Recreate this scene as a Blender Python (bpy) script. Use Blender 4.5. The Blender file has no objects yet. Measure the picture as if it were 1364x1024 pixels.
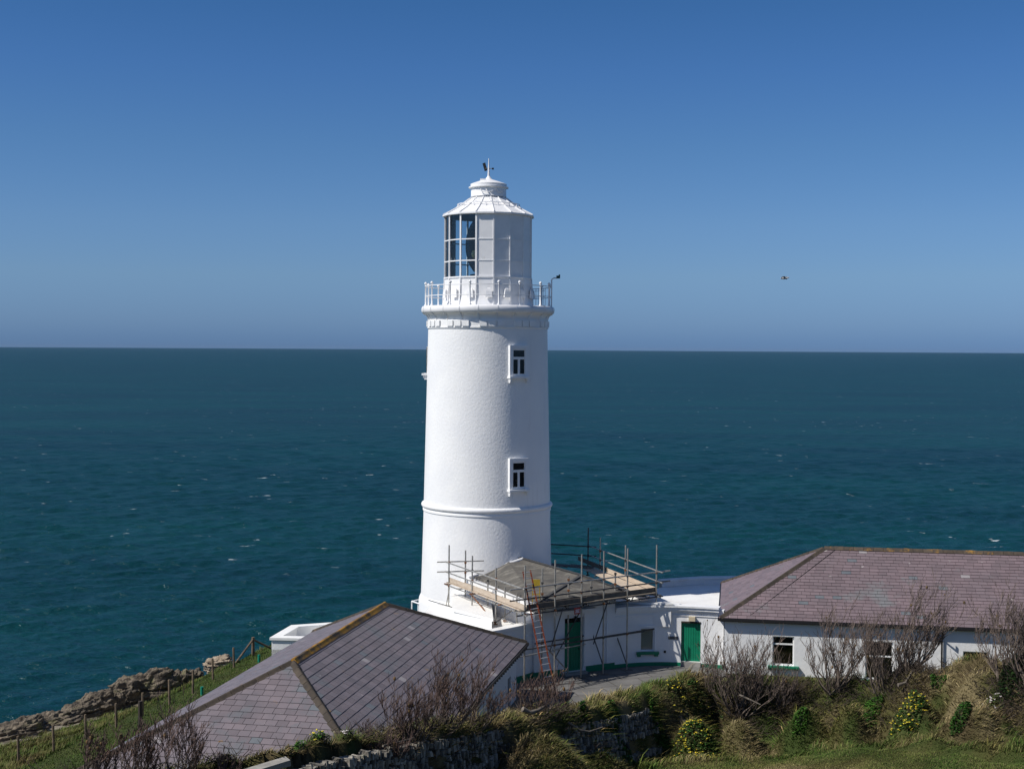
import bpy, bmesh, math, random
import numpy as np
from mathutils import Vector, Matrix
random.seed(7); rng = np.random.default_rng(11)
R = math.radians
scn = bpy.context.scene
COL = scn.collection

# ------------------------------------------------------------------ camera, sky, sun
FPX, ZC = 1785.0, 15.0            # focal length in photo pixels, eye height above the courtyard
PITCH = math.atan((512 - 464.0) / FPX); ROLL = math.atan(8 / 1364)
_R0 = Vector((1, 0, 0)); _F = Vector((0, math.cos(PITCH), -math.sin(PITCH))); _U0 = Vector((0, math.sin(PITCH), math.cos(PITCH)))
_RC = math.cos(ROLL) * _R0 + math.sin(ROLL) * _U0
_UC = math.cos(ROLL) * _U0 - math.sin(ROLL) * _R0
cam = bpy.data.cameras.new("camera"); camo = bpy.data.objects.new("camera", cam); COL.objects.link(camo)
cam.sensor_width = 36; cam.lens = FPX / 1364 * 36; cam.clip_start = 0.5; cam.clip_end = 90000
m = Matrix.Identity(4)
for i in range(3):
    m[i][0], m[i][1], m[i][2] = _RC[i], _UC[i], -_F[i]
m[2][3] = ZC
camo.matrix_world = m
scn.camera = camo

SUN_EL, SUN_LEFT = 47.0, 68.0     # elevation; angle round to the west side from the direction facing the camera
sd = Vector((-math.sin(R(SUN_LEFT)) * math.cos(R(SUN_EL)), -math.cos(R(SUN_LEFT)) * math.cos(R(SUN_EL)), math.sin(R(SUN_EL))))
sl = bpy.data.lights.new("sun", 'SUN'); sl.energy = 4.9; sl.angle = R(0.5); sl.color = (1, .955, .89)
so = bpy.data.objects.new("sun", sl); COL.objects.link(so)
so.rotation_euler = sd.to_track_quat('Z', 'Y').to_euler()

w = bpy.data.worlds.new("World"); scn.world = w; w.use_nodes = True
nt = w.node_tree; nt.nodes.clear()
out = nt.nodes.new('ShaderNodeOutputWorld'); bg = nt.nodes.new('ShaderNodeBackground'); bg.inputs[1].default_value = 0.10
sky = nt.nodes.new('ShaderNodeTexSky'); sky.sky_type = 'NISHITA'; sky.sun_disc = False
sky.sun_elevation = R(SUN_EL); sky.sun_rotation = math.atan2(sd.x, sd.y); sky.altitude = 60
sky.air_density = 1.0; sky.dust_density = 0.3; sky.ozone_density = 1.6
# the polarised, hazy band of the lower sky: a tint by height above the horizon
tc = nt.nodes.new('ShaderNodeTexCoord'); sx = nt.nodes.new('ShaderNodeSeparateXYZ')
rp = nt.nodes.new('ShaderNodeValToRGB'); mx = nt.nodes.new('ShaderNodeMix'); mx.data_type = 'RGBA'; mx.blend_type = 'MULTIPLY'; mx.inputs[0].default_value = 1
SKYRAMP = [(0.0, (0.1938, 0.3792, 0.9379)), (0.005, (0.1938, 0.3792, 0.9379)), (0.019, (0.2383, 0.4168, 0.9142)), (0.053, (0.3205, 0.4933, 0.8585)), (0.092, (0.3339, 0.5138, 0.8399)), (0.147, (0.2983, 0.5031, 0.8003)), (0.2, (0.2573, 0.4785, 0.8044)), (0.25, (0.2202, 0.4558, 0.7542)), (0.5, (0.60, 0.66, 0.80)), (1.0, (0.46, 0.51, 0.60))]
els = rp.color_ramp.elements
els[0].position = 0; els[1].position = 1
for p, c in SKYRAMP[1:-1]: els.new(p)
for e, (p, c) in zip(els, SKYRAMP): e.position = p; e.color = (*c, 1)
nt.links.new(tc.outputs['Generated'], sx.inputs[0]); nt.links.new(sx.outputs[2], rp.inputs[0])
nt.links.new(sky.outputs[0], mx.inputs[6]); nt.links.new(rp.outputs[0], mx.inputs[7])
nt.links.new(mx.outputs[2], bg.inputs[0]); nt.links.new(bg.outputs[0], out.inputs[0])
scn.view_settings.view_transform = 'Standard'; scn.view_settings.look = 'None'
scn.view_settings.exposure = 0.0; scn.view_settings.gamma = 1

# ------------------------------------------------------------------ pixel of the photo -> point in the place
def _ray(px, py):
    return _F + _RC * ((px - 682) / FPX) + _UC * ((512 - py) / FPX)
def at(px, py, Y):
    d = _ray(px, py); k = Y / d.y
    return Vector((d.x * k, Y, ZC + d.z * k))
def atz(px, py, z):
    d = _ray(px, py); k = (z - ZC) / d.z
    return Vector((d.x * k, d.y * k, z))

# ------------------------------------------------------------------ noise for shapes
def _hash(ix, iy, seed):
    h = (ix.astype(np.int64) * 374761393 + iy.astype(np.int64) * 668265263 + seed * 1442695041) & 0x7fffffff
    h = (h ^ (h >> 13)) * 1274126177 & 0x7fffffff
    return ((h ^ (h >> 16)) & 0xffff) / 65535.0
def vnoise(x, y, seed=0):
    ix, iy = np.floor(x), np.floor(y); fx, fy = x - ix, y - iy
    fx = fx * fx * (3 - 2 * fx); fy = fy * fy * (3 - 2 * fy)
    a = _hash(ix, iy, seed); b = _hash(ix + 1, iy, seed); c = _hash(ix, iy + 1, seed); d = _hash(ix + 1, iy + 1, seed)
    return (a * (1 - fx) + b * fx) * (1 - fy) + (c * (1 - fx) + d * fx) * fy
def fbm(x, y, seed=0, n=4):
    t = 0; a = .5
    for i in range(n):
        t = t + a * (vnoise(x, y, seed + i) - .5) * 2; x = x * 2.03 + 11.3; y = y * 2.03 + 7.7; a *= .5
    return t
def sstep(t):
    t = np.clip(t, 0, 1); return t * t * (3 - 2 * t)

# ------------------------------------------------------------------ materials
MATS = {}
def mat(name, c1, c2=None, rough=.75, scale=2.0, detail=5, bump=0, bscale=8.0, bdist=.02, island=0, metal=0, stain=None, spec=.35, stretch=None, contrast=(.35, .65)):
    """Painted / stone / wood surface: two colours mixed by noise, per-piece variation, optional lichen and relief."""
    M = bpy.data.materials.new(name); M.use_nodes = True; n = M.node_tree; N = n.nodes; L = n.links
    b = N['Principled BSDF']; b.inputs['Roughness'].default_value = rough; b.inputs['Metallic'].default_value = metal
    b.inputs['Specular IOR Level'].default_value = spec
    g = N.new('ShaderNodeNewGeometry'); src = g.outputs['Position']
    if stretch:
        v = N.new('ShaderNodeVectorMath'); v.operation = 'MULTIPLY'; v.inputs[1].default_value = stretch; L.new(src, v.inputs[0]); src = v.outputs[0]
    no = N.new('ShaderNodeTexNoise'); no.inputs['Scale'].default_value = scale; no.inputs['Detail'].default_value = detail; L.new(src, no.inputs['Vector'])
    r = N.new('ShaderNodeValToRGB'); r.color_ramp.elements[0].position, r.color_ramp.elements[1].position = contrast
    r.color_ramp.elements[0].color = (*c1, 1); r.color_ramp.elements[1].color = (*(c2 or c1), 1)
    L.new(no.outputs['Fac'], r.inputs[0]); col = r.outputs[0]
    if island:
        mr = N.new('ShaderNodeMapRange'); mr.inputs[3].default_value = 1 - island; mr.inputs[4].default_value = 1 + island
        L.new(g.outputs['Random Per Island'], mr.inputs[0])
        mm = N.new('ShaderNodeVectorMath'); mm.operation = 'SCALE'; L.new(col, mm.inputs[0]); L.new(mr.outputs[0], mm.inputs['Scale']); col = mm.outputs[0]
    for st in (stain or []):   # (colour, noise scale, low, high, stretch)
        n2 = N.new('ShaderNodeTexNoise'); n2.inputs['Scale'].default_value = st[1]; n2.inputs['Detail'].default_value = 6; n2.inputs['Roughness'].default_value = .65
        s2 = g.outputs['Position']
        if len(st) > 4:
            v = N.new('ShaderNodeVectorMath'); v.operation = 'MULTIPLY'; v.inputs[1].default_value = st[4]; L.new(s2, v.inputs[0]); s2 = v.outputs[0]
        L.new(s2, n2.inputs['Vector'])
        q = N.new('ShaderNodeMapRange'); q.inputs[1].default_value = st[2]; q.inputs[2].default_value = st[3]; L.new(n2.outputs['Fac'], q.inputs[0])
        mi = N.new('ShaderNodeMix'); mi.data_type = 'RGBA'; L.new(q.outputs[0], mi.inputs[0]); L.new(col, mi.inputs[6]); mi.inputs[7].default_value = (*st[0], 1); col = mi.outputs[2]
    L.new(col, b.inputs['Base Color'])
    if bump:
        n3 = N.new('ShaderNodeTexNoise'); n3.inputs['Scale'].default_value = bscale; n3.inputs['Detail'].default_value = 6; L.new(g.outputs['Position'], n3.inputs['Vector'])
        bp = N.new('ShaderNodeBump'); bp.inputs['Strength'].default_value = bump; bp.inputs['Distance'].default_value = bdist
        L.new(n3.outputs['Fac'], bp.inputs['Height']); L.new(bp.outputs[0], b.inputs['Normal'])
    MATS[name] = M
    return M
def attr_mat(name, rough=.8, bump=0, bscale=10, bdist=.03, trans=0):
    """Colour carried by the mesh itself (grass blades, leaves, soil)."""
    M = bpy.data.materials.new(name); M.use_nodes = True; N = M.node_tree.nodes; L = M.node_tree.links
    b = N['Principled BSDF']; b.inputs['Roughness'].default_value = rough; b.inputs['Specular IOR Level'].default_value = .15
    a = N.new('ShaderNodeAttribute'); a.attribute_name = 'col'; L.new(a.outputs['Color'], b.inputs['Base Color'])
    if bump:
        g = N.new('ShaderNodeNewGeometry'); n3 = N.new('ShaderNodeTexNoise'); n3.inputs['Scale'].default_value = bscale; n3.inputs['Detail'].default_value = 7
        L.new(g.outputs['Position'], n3.inputs['Vector']); bp = N.new('ShaderNodeBump'); bp.inputs['Strength'].default_value = bump; bp.inputs['Distance'].default_value = bdist
        L.new(n3.outputs['Fac'], bp.inputs['Height']); L.new(bp.outputs[0], b.inputs['Normal'])
    return M

WHITE = mat('white_masonry_paint', (.80, .80, .79), (.74, .745, .75), .62, .9, 6, .4, 5, .03, stain=[((.60, .59, .56), .8, .62, .80, (3, 3, .5))])
TOWERW = mat('white_tower_paint', (.82, .82, .81), (.77, .775, .78), .55, .7, 6, .4, 8.0, .03, stain=[((.66, .65, .63), .5, .60, .85, (3, 3, .35)), ((.60, .50, .40), .55, .70, .82, (5, 5, .25))])
WPAINT = mat('white_gloss_paint', (.80, .80, .80), (.75, .75, .755), .4, 3, 4, stain=[((.55, .42, .30), 1.6, .66, .80, (2, 2, .5))])
WROOF = mat('white_roof_paint', (.80, .80, .78), (.72, .715, .70), .6, .7, 6, .3, 6, .02, stain=[((.50, .44, .35), .35, .55, .72)])
WFRAME = mat('white_window_paint', (.80, .80, .79), (.76, .76, .76), .4)
GREEN = mat('green_gloss_paint', (.006, .20, .105), (.005, .17, .09), .4, 3)
SLATE_A = mat('purple_grey_slate', (.165, .137, .147), (.136, .119, .130), .55, 1.3, 6, .4, 14, .012, island=.14, spec=.5,
              stain=[((.125, .13, .14), .55, .56, .66), ((.58, .56, .52), 2.2, .70, .715, (1, 2.6, 1)), ((.30, .17, .035), 1.4, .655, .73)])
SLATE_B = mat('plum_slate', (.178, .133, .142), (.158, .123, .132), .55, 1.1, 6, .4, 14, .012, island=.12, spec=.5,
              stain=[((.17, .17, .175), .5, .60, .69), ((.60, .58, .54), 2.0, .69, .705, (.8, 2.8, 2.5))])
SLATE_DARK = mat('dark_slate_underlay', (.035, .03, .033), rough=.9)
SLATE_GREY = mat('replacement_grey_slate', (.11, .125, .14), (.15, .16, .17), .5)
SLATE_PALE = mat('pale_slate', (.26, .235, .24), (.31, .29, .29), .6)
RIDGE = mat('ridge_tile_clay', (.064, .050, .036), (.042, .034, .027), .85, 4, 6, .5, 12, .02, island=.2, stain=[((.38, .20, .03), 1.2, .62, .72), ((.30, .28, .22), 3, .66, .74)])
RIDGE_M = mat('ridge_tile_part_lichen', (.088, .066, .046), (.06, .048, .038), .85, 4, 6, .5, 12, .02, island=.15, stain=[((.36, .19, .025), 1.1, .53, .66)])
RIDGE_L = mat('ridge_tile_orange_lichen', (.135, .098, .066), (.10, .075, .05), .85, 4, 6, .5, 12, .02, island=.15, stain=[((.42, .21, .025), 1.5, .40, .58)])
GUTTER = mat('black_iron_gutter', (.016, .016, .017), rough=.5)
LEAD = mat('lead_flashing', (.10, .105, .115), (.14, .145, .155), .5, 3)
FELT = mat('grey_roof_felt', (.112, .103, .090), (.070, .067, .062), .9, 1.2, 8, .5, 9, .02, stain=[((.19, .18, .155), .9, .52, .68, (1.5, 5, 1))])
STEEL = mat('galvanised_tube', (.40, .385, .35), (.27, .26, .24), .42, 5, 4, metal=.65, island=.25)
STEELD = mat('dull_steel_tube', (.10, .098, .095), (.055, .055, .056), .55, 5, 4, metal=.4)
RUST = mat('rusty_coupler', (.26, .10, .035), (.12, .06, .03), .8, 12, 3)
BOARD = mat('new_scaffold_board', (.50, .42, .33), (.40, .325, .25), .85, 2.5, 6, .3, 18, .01, island=.16, stretch=(1, 1, 6))
BOARDG = mat('weathered_scaffold_board', (.17, .145, .115), (.10, .085, .07), .9, 3, 6, .3, 18, .01, island=.15)
LADR = mat('red_ladder_resin', (.24, .056, .018), (.17, .042, .018), .5, 6)
ALU = mat('aluminium', (.55, .55, .55), rough=.4, metal=.7)
YELLOW = mat('yellow_paint', (.46, .32, .03), (.36, .25, .03), .55, 5)
TIMBER = mat('weathered_fence_timber', (.155, .115, .075), (.085, .065, .048), .9, 3, 6, .4, 20, .01, island=.2)
TIMBERD = mat('dark_creosoted_timber', (.028, .022, .02), (.045, .036, .03), .9, 6)
CONC = mat('concrete_paving', (.36, .345, .315), (.25, .24, .225), .9, .9, 8, .4, 12, .02, stain=[((.16, .155, .15), .7, .55, .72)])
SLATESTONE = mat('hedge_slate_stone', (.31, .29, .25), (.085, .078, .068), .9, 3.2, 6, .6, 15, .03, island=.5, stain=[((.30, .29, .25), 3.5, .60, .70), ((.10, .105, .05), 1.4, .60, .72)])
ROCK = mat('cliff_rock', (.185, .152, .112), (.060, .050, .040), .95, 1.5, 10, 1.0, 4.0, .25, stretch=(1, 1, 3.5), stain=[((.13, .13, .06), .9, .56, .70), ((.24, .205, .155), 2.2, .60, .72)])
ROCKP = mat('pale_cliff_rock', (.36, .30, .225), (.20, .155, .11), .92, 1.4, 8, .9, 3, .12, stain=[((.20, .13, .08), 1.6, .60, .70)])
BARK = mat('grey_brown_bark', (.185, .148, .118), (.080, .062, .050), .9, 6, 5, .5, 25, .01)
BRUSHD = mat('shade_dark_brushwood', (.085, .064, .048), (.035, .027, .021), .9, 6, 4)  # brushwood colour darkened to stand in for shaded hollows under the shrubs
BARKP = mat('pale_dead_wood', (.20, .172, .14), (.09, .076, .062), .9, 5, 5, .5, 20, .01)
TWIGR = mat('red_brown_twig', (.135, .088, .072), (.070, .048, .042), .9, 3, 4)
TWIG = mat('brown_twig', (.185, .140, .115), (.095, .074, .064), .9, 3, 4)
SEED = mat('russet_seed_head', (.16, .095, .04), (.10, .07, .03), .9, 6)
GRATE = mat('dark_interior', (.012, .013, .015), rough=.9)
BLACKM = mat('black_iron', (.012, .012, .013), rough=.5)
CREAM = mat('cream_lamp_plastic', (.55, .47, .33), rough=.4)
SIGNR = mat('sign_red', (.32, .03, .025), rough=.5)
PLAQ = mat('grey_plaque', (.085, .09, .10), rough=.5)
GTUBE = mat('green_tree_guard', (.005, .20, .13), rough=.5)
CURTAIN = mat('pale_blind', (.40, .44, .42), (.32, .36, .35), .9, 6, stretch=(8, 8, .2))
LEAFM = attr_mat('leaf_surface', .6)
GRASSM = attr_mat('grass_blade', .8)
SOILM = attr_mat('turf_and_soil', .95, .8, 9, .06)
PETAL = mat('yellow_petal', (.62, .46, .02), (.55, .50, .05), .6)
PETALW = mat('pale_petal', (.66, .60, .58), rough=.6)
FEATHERW = mat('white_feather', (.36, .35, .35), rough=.8); FEATHERD = mat('dark_wing_feather', (.035, .035, .04), rough=.8)

def glass_mat(name, tint, gloss=.08, opaque=0.0, dark=(.01, .012, .014)):
    M = bpy.data.materials.new(name); M.use_nodes = True; N = M.node_tree.nodes; L = M.node_tree.links
    N.remove(N['Principled BSDF']); o = N['Material Output']
    t = N.new('ShaderNodeBsdfTransparent'); t.inputs[0].default_value = (*tint, 1)
    if opaque:
        t2 = N.new('ShaderNodeBsdfDiffuse'); t2.inputs[0].default_value = (*dark, 1); mm = N.new('ShaderNodeMixShader'); mm.inputs[0].default_value = opaque
        L.new(t.outputs[0], mm.inputs[1]); L.new(t2.outputs[0], mm.inputs[2]); base = mm.outputs[0]
    else: base = t.outputs[0]
    g = N.new('ShaderNodeBsdfGlossy'); g.inputs['Roughness'].default_value = .03
    f = N.new('ShaderNodeFresnel'); f.inputs[0].default_value = 1.45
    a = N.new('ShaderNodeMath'); a.operation = 'ADD'; a.inputs[1].default_value = gloss - .04; L.new(f.outputs[0], a.inputs[0])
    ms = N.new('ShaderNodeMixShader'); L.new(a.outputs[0], ms.inputs[0]); L.new(base, ms.inputs[1]); L.new(g.outputs[0], ms.inputs[2]); L.new(ms.outputs[0], o.inputs[0])
    return M
LGLASS = glass_mat('lantern_glass', (.74, .84, .90), .07)
WGLASS = glass_mat('window_glass', (.95, .96, .96), .06)
OPTIC = mat('lens_glass', (.040, .034, .026), (.020, .018, .015), .3, 8, spec=.35)
OPTICB = mat('lens_bronze', (.05, .075, .07), (.03, .045, .045), .5)
BULB = mat('amber_lamp', (.85, .62, .22), rough=.25)

# ------------------------------------------------------------------ mesh building
def origin(o):
    v = Vector((0, 0, 0))
    while o is not None:
        v += o.location; o = o.parent
    return v
class MB:
    def __init__(s): s.v = []; s.f = []
    def add(s, vs, fs):
        k = len(s.v); s.v.extend([tuple(p) for p in vs]); s.f.extend([tuple(i + k for i in f) for f in fs]); return s
    def box(s, c, sx, sy, sz, ax=None):
        c = Vector(c); X, Y, Z = ax or (Vector((1, 0, 0)), Vector((0, 1, 0)), Vector((0, 0, 1)))
        p = [c + X * (a * sx / 2) + Y * (b * sy / 2) + Z * (d * sz / 2) for d in (-1, 1) for b in (-1, 1) for a in (-1, 1)]
        return s.add(p, [(0, 2, 3, 1), (4, 5, 7, 6), (0, 1, 5, 4), (2, 6, 7, 3), (0, 4, 6, 2), (1, 3, 7, 5)])
    def beam(s, p, q, w, h, up=Vector((0, 0, 1))):
        p, q = Vector(p), Vector(q); d = (q - p); L = d.length; d.normalize()
        x = d.cross(up)
        if x.length < 1e-4: x = d.cross(Vector((0, 1, 0)))
        x.normalize(); z = x.cross(d)
        return s.box((p + q) / 2, w, L, h, (x, d, z))
    def tube(s, pts, r, n=8, cap=True):
        pts = [Vector(p) for p in pts]; rs = r if isinstance(r, (list, tuple)) else [r] * len(pts)
        vs = []; fs = []; prev = None
        for i, p in enumerate(pts):
            d = (pts[min(i + 1, len(pts) - 1)] - pts[max(i - 1, 0)]).normalized()
            if prev is None:
                a = d.cross(Vector((0, 0, 1)));
                if a.length < .05: a = d.cross(Vector((0, 1, 0)))
            else: a = prev - d * prev.dot(d)
            a.normalize(); b = d.cross(a); prev = a
            for k in range(n):
                t = 2 * math.pi * k / n; vs.append(p + (a * math.cos(t) + b * math.sin(t)) * rs[i])
        for i in range(len(pts) - 1):
            for k in range(n):
                fs.append((i * n + k, i * n + (k + 1) % n, (i + 1) * n + (k + 1) % n, (i + 1) * n + k))
        if cap:
            fs.append(tuple(reversed(range(n)))); fs.append(tuple(range((len(pts) - 1) * n, len(pts) * n)))
        return s.add(vs, fs)
    def lathe(s, c, prof, n=96, a0=0, a1=2 * math.pi):
        """prof: (radius, z) from the bottom up, around the vertical through c"""
        full = abs(a1 - a0 - 2 * math.pi) < 1e-6; m_ = n if full else n + 1
        vs = [(c[0] + r_ * math.sin(a0 + (a1 - a0) * k / n), c[1] - r_ * math.cos(a0 + (a1 - a0) * k / n), z_) for r_, z_ in prof for k in range(m_)]
        fs = []
        for i in range(len(prof) - 1):
            for k in range(n if full else m_ - 1):
                k2 = (k + 1) % m_
                fs.append((i * m_ + k, i * m_ + k2, (i + 1) * m_ + k2, (i + 1) * m_ + k))
        return s.add(vs, fs)
    def prism(s, poly, z0, z1):
        n = len(poly); vs = [(p[0], p[1], z0) for p in poly] + [(p[0], p[1], z1) for p in poly]
        return s.add(vs, [tuple(reversed(range(n))), tuple(range(n, 2 * n))] + [(i, (i + 1) % n, n + (i + 1) % n, n + i) for i in range(n)])
    def ball(s, c, r, n=8, sz=1.0):
        prof = [(max(1e-4, r * math.sin(math.pi * i / n)), c[2] - sz * r * math.cos(math.pi * i / n)) for i in range(n + 1)]
        return s.lathe(c, prof, n + 2)
    def build(s, name, material, parent=None, smooth=0):
        off = origin(parent); me = bpy.data.meshes.new(name)
        me.from_pydata([(p[0] - off.x, p[1] - off.y, p[2] - off.z) for p in s.v], [], s.f); me.materials.append(material)
        if smooth:
            for p in me.polygons: p.use_smooth = True
            me.update()
            try: me.set_sharp_from_angle(angle=R(smooth))
            except Exception: pass
        o = bpy.data.objects.new(name, me); COL.objects.link(o)
        if parent: o.parent = parent
        return o
def tag(o, label=None, cat=None, group=None, kind=None):
    if label: o['label'] = label
    if cat: o['category'] = cat
    if group: o['group'] = group
    if kind: o['kind'] = kind
    return o
def thing(name, loc, label, cat, group=None):
    o = bpy.data.objects.new(name, None); COL.objects.link(o); o.location = loc; o.empty_display_size = .3
    return tag(o, label, cat, group)
def np_mesh(name, verts, faces, material, col=None, loop_counts=None, parent=None, smooth=False):
    """fast mesh from numpy arrays; faces (n,k); col per vertex"""
    me = bpy.data.meshes.new(name); off = origin(parent)
    verts = np.asarray(verts, dtype=np.float64) - np.array(off)
    me.vertices.add(len(verts)); me.vertices.foreach_set('co', verts.astype(np.float32).ravel())
    k = faces.shape[1]; me.loops.add(faces.size); me.loops.foreach_set('vertex_index', faces.astype(np.int32).ravel())
    me.polygons.add(len(faces)); me.polygons.foreach_set('loop_start', np.arange(0, faces.size, k, dtype=np.int32))
    me.update(calc_edges=True)
    if smooth: me.polygons.foreach_set('use_smooth', np.ones(len(faces), dtype=bool))
    if col is not None:
        a = me.color_attributes.new('col', 'FLOAT_COLOR', 'POINT')
        a.data.foreach_set('color', np.concatenate([col, np.ones((len(col), 1))], 1).astype(np.float32).ravel())
    me.materials.append(material); me.validate()
    o = bpy.data.objects.new(name, me); COL.objects.link(o)
    if parent: o.parent = parent
    return o
def clip2(poly, a, b, c):   # keep a*x+b*y<=c
    outp = []
    for i in range(len(poly)):
        p, q = poly[i], poly[(i + 1) % len(poly)]; dp = a * p[0] + b * p[1] - c; dq = a * q[0] + b * q[1] - c
        if dp <= 0: outp.append(p)
        if (dp < 0 < dq) or (dq < 0 < dp):
            t = dp / (dp - dq); outp.append((p[0] + t * (q[0] - p[0]), p[1] + t * (q[1] - p[1])))
    return outp
def slates(corners, eave, course, width, thick=.022, gap=.013, bag=None, seed=1, extra=(), pe=.0):
    """Real slates laid in courses over a flat roof face; eave = the two corner indices of the low edge. bag: list of MBs (main, grey, pale)."""
    rr = random.Random(seed)
    P = [Vector(c) for c in corners]; O = P[eave[0]]; e = (P[eave[1]] - O).normalized()
    nrm = None
    for c in P:
        x = e.cross(c - O)
        if x.length > .5: nrm = x.normalized(); break
    if nrm.z < 0: nrm = -nrm
    s = nrm.cross(e).normalized()
    if s.z < 0: s = -s
    p2 = [((c - O).dot(e), (c - O).dot(s)) for c in P]
    A = sum(p2[i][0] * p2[(i + 1) % len(p2)][1] - p2[(i + 1) % len(p2)][0] * p2[i][1] for i in range(len(p2)))
    if A < 0: p2 = p2[::-1]
    umin, umax, vmax = min(p[0] for p in p2), max(p[0] for p in p2), max(p[1] for p in p2)
    edges = []
    for i in range(len(p2)):
        p, q = p2[i], p2[(i + 1) % len(p2)]; dx, dy = q[0] - p[0], q[1] - p[1]; edges.append((dy, -dx, dy * p[0] - dx * p[1]))
    bag[0].base.add([c - nrm * .02 for c in P], [tuple(range(len(P)))])
    row = 0; v = -.04
    while v < vmax:
        u = umin - width * (1 + .5 * (row % 2)) + rr.uniform(-.02, .02)
        while u < umax:
            wd = width * rr.uniform(.93, 1.07)
            lift = rr.uniform(0, .005); q = [(u + gap / 2, v + rr.uniform(0, .008)), (u + wd - gap / 2, v + rr.uniform(0, .008)), (u + wd - gap / 2, v + course), (u + gap / 2, v + course)]
            for a, b, c in edges:
                q = clip2(q, a, b, c + (0 if v > .1 else .06 * math.hypot(a, b))) if len(q) >= 3 else []
            if len(q) >= 3:
                k = 0; x = rr.random()
                if x < .012: k = 1
                elif x < .017: k = 2
                t = [O + e * a + s * b + nrm * (.003 + lift + thick * max(0, 1 - (b - v) / course)) for a, b in q]
                bt = [O + e * a + s * b - nrm * .012 for a, b in q]; n = len(q)
                tgt = bag[0] if k == 0 else MB()
                if k: bag[k].append(tgt)
                tgt.add(t + bt, [tuple(range(n))] + [(n + i, n + (i + 1) % n, (i + 1) % n, i) for i in range(n)])
            u += wd
        v += course; row += 1
    return O, e, s, nrm
def slate_bag():
    b = [MB(), [], []]; b[0].base = MB(); return b
def ridge_tiles(P, Q, r, h, seg, up=Vector((0, 0, 1)), lift=.02):
    P, Q = Vector(P), Vector(Q); d = Q - P; L = d.length; d.normalize(); x = d.cross(up).normalized(); z = x.cross(d)
    if z.z < 0: z = -z
    mb = MB(); k = max(1, round(L / seg)); st = L / k; rr = random.Random(int(L * 1000))
    prof = [(-1, -.55), (-.62, .05), (-.25, .75), (0, .92), (.25, .75), (.62, .05), (1, -.55)]
    for i in range(k):
        a = P + d * (i * st + .008); b = P + d * ((i + 1) * st - .008); hh = h * rr.uniform(.94, 1.08); jx = rr.uniform(-.008, .008)
        va = [a + x * (p * r + jx) + z * (q * hh + lift) for p, q in prof]; vb = [b + x * (p * r + jx) + z * (q * hh + lift) for p, q in prof]; n = len(prof)
        va.append(a - z * h * .55); vb.append(b - z * h * .55); n += 1
        mb.add(va + vb, [(i_, (i_ + 1) % n, n + (i_ + 1) % n, n + i_) for i_ in range(n)] + [tuple(reversed(range(n))), tuple(range(n, 2 * n))])
    return mb
class Path2:
    """plan polyline of a wall; outside lies to the right of its direction"""
    def __init__(s, pts):
        s.p = [Vector((q[0], q[1])) for q in pts]; s.s = [0]
        for a, b in zip(s.p, s.p[1:]): s.s.append(s.s[-1] + (b - a).length)
    def pt(s, t, off=0.0):
        t0 = min(max(t, 0), s.s[-1]); i = 0; closed = (s.p[0] - s.p[-1]).length < 1e-6; k = len(s.p) - 1
        if off:
            for j, sj in enumerate(s.s):     # mitre at the corners
                if abs(sj - t) < 1e-6 and (0 < j < k or closed):
                    a, b, c = (s.p[k - 1], s.p[0], s.p[1]) if j in (0, k) else (s.p[j - 1], s.p[j], s.p[j + 1])
                    d1, d2 = (b - a).normalized(), (c - b).normalized(); n1, n2 = Vector((d1.y, -d1.x)), Vector((d2.y, -d2.x)); mm = (n1 + n2).normalized()
                    return b + mm * (off / max(.3, mm.dot(n1))), d2, mm
        while i < len(s.p) - 2 and t0 > s.s[i + 1]: i += 1
        d = (s.p[i + 1] - s.p[i]).normalized(); q = s.p[i] + d * (t - s.s[i]); n = Vector((d.y, -d.x)); return q + n * off, d, n
    def near(s, x):   # parameter at a given world x
        for i in range(len(s.p) - 1):
            a, b = s.p[i], s.p[i + 1]
            if min(a.x, b.x) <= x <= max(a.x, b.x) and abs(b.x - a.x) > 1e-6: return s.s[i] + (x - a.x) / (b.x - a.x) * (s.s[i + 1] - s.s[i])
        return 0
def wall(path, z0, z1, holes=(), depth=.14, off=0.0, mb=None, thick=.3):
    """masonry sheet with real openings (reveals) along a plan path; holes (s0,s1,za,zb)"""
    mb = mb or MB(); S = set(path.s); Z = {z0, z1}
    for h in holes: S |= {h[0], h[1]}; Z |= {h[2], h[3]}
    S = sorted(S); Z = sorted(z for z in Z if z0 <= z <= z1)
    S2 = []
    for a, b in zip(S, S[1:]): S2.append(a)
    S2.append(S[-1]); S = S2
    def P(s_, z_, o=0.0):
        q, _, _ = path.pt(s_, off + o); return (q.x, q.y, z_)
    for a, b in zip(S, S[1:]):
        if b - a < 1e-5: continue
        for c, d in zip(Z, Z[1:]):
            if any(h[0] - 1e-6 <= a and b <= h[1] + 1e-6 and h[2] - 1e-6 <= c and d <= h[3] + 1e-6 for h in holes): continue
            mb.add([P(a, c), P(b, c), P(b, d), P(a, d)], [(0, 1, 2, 3)])
    for h in holes:
        a, b, c, d = h
        for (p, q) in (((a, c), (b, c)), ((b, c), (b, d)), ((b, d), (a, d)), ((a, d), (a, c))):
            mb.add([P(*p), P(*q), P(*q, -depth), P(*p, -depth)], [(0, 1, 2, 3)])
    # top and back so that the wall has thickness
    for a, b in zip(path.s, path.s[1:]):
        mb.add([P(a, z1), P(b, z1), P(b, z1, -thick), P(a, z1, -thick)], [(0, 1, 2, 3)])
        mb.add([P(a, z0, -thick), P(b, z0, -thick), P(b, z1, -thick), P(a, z1, -thick)], [(3, 2, 1, 0)])
    return mb
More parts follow.
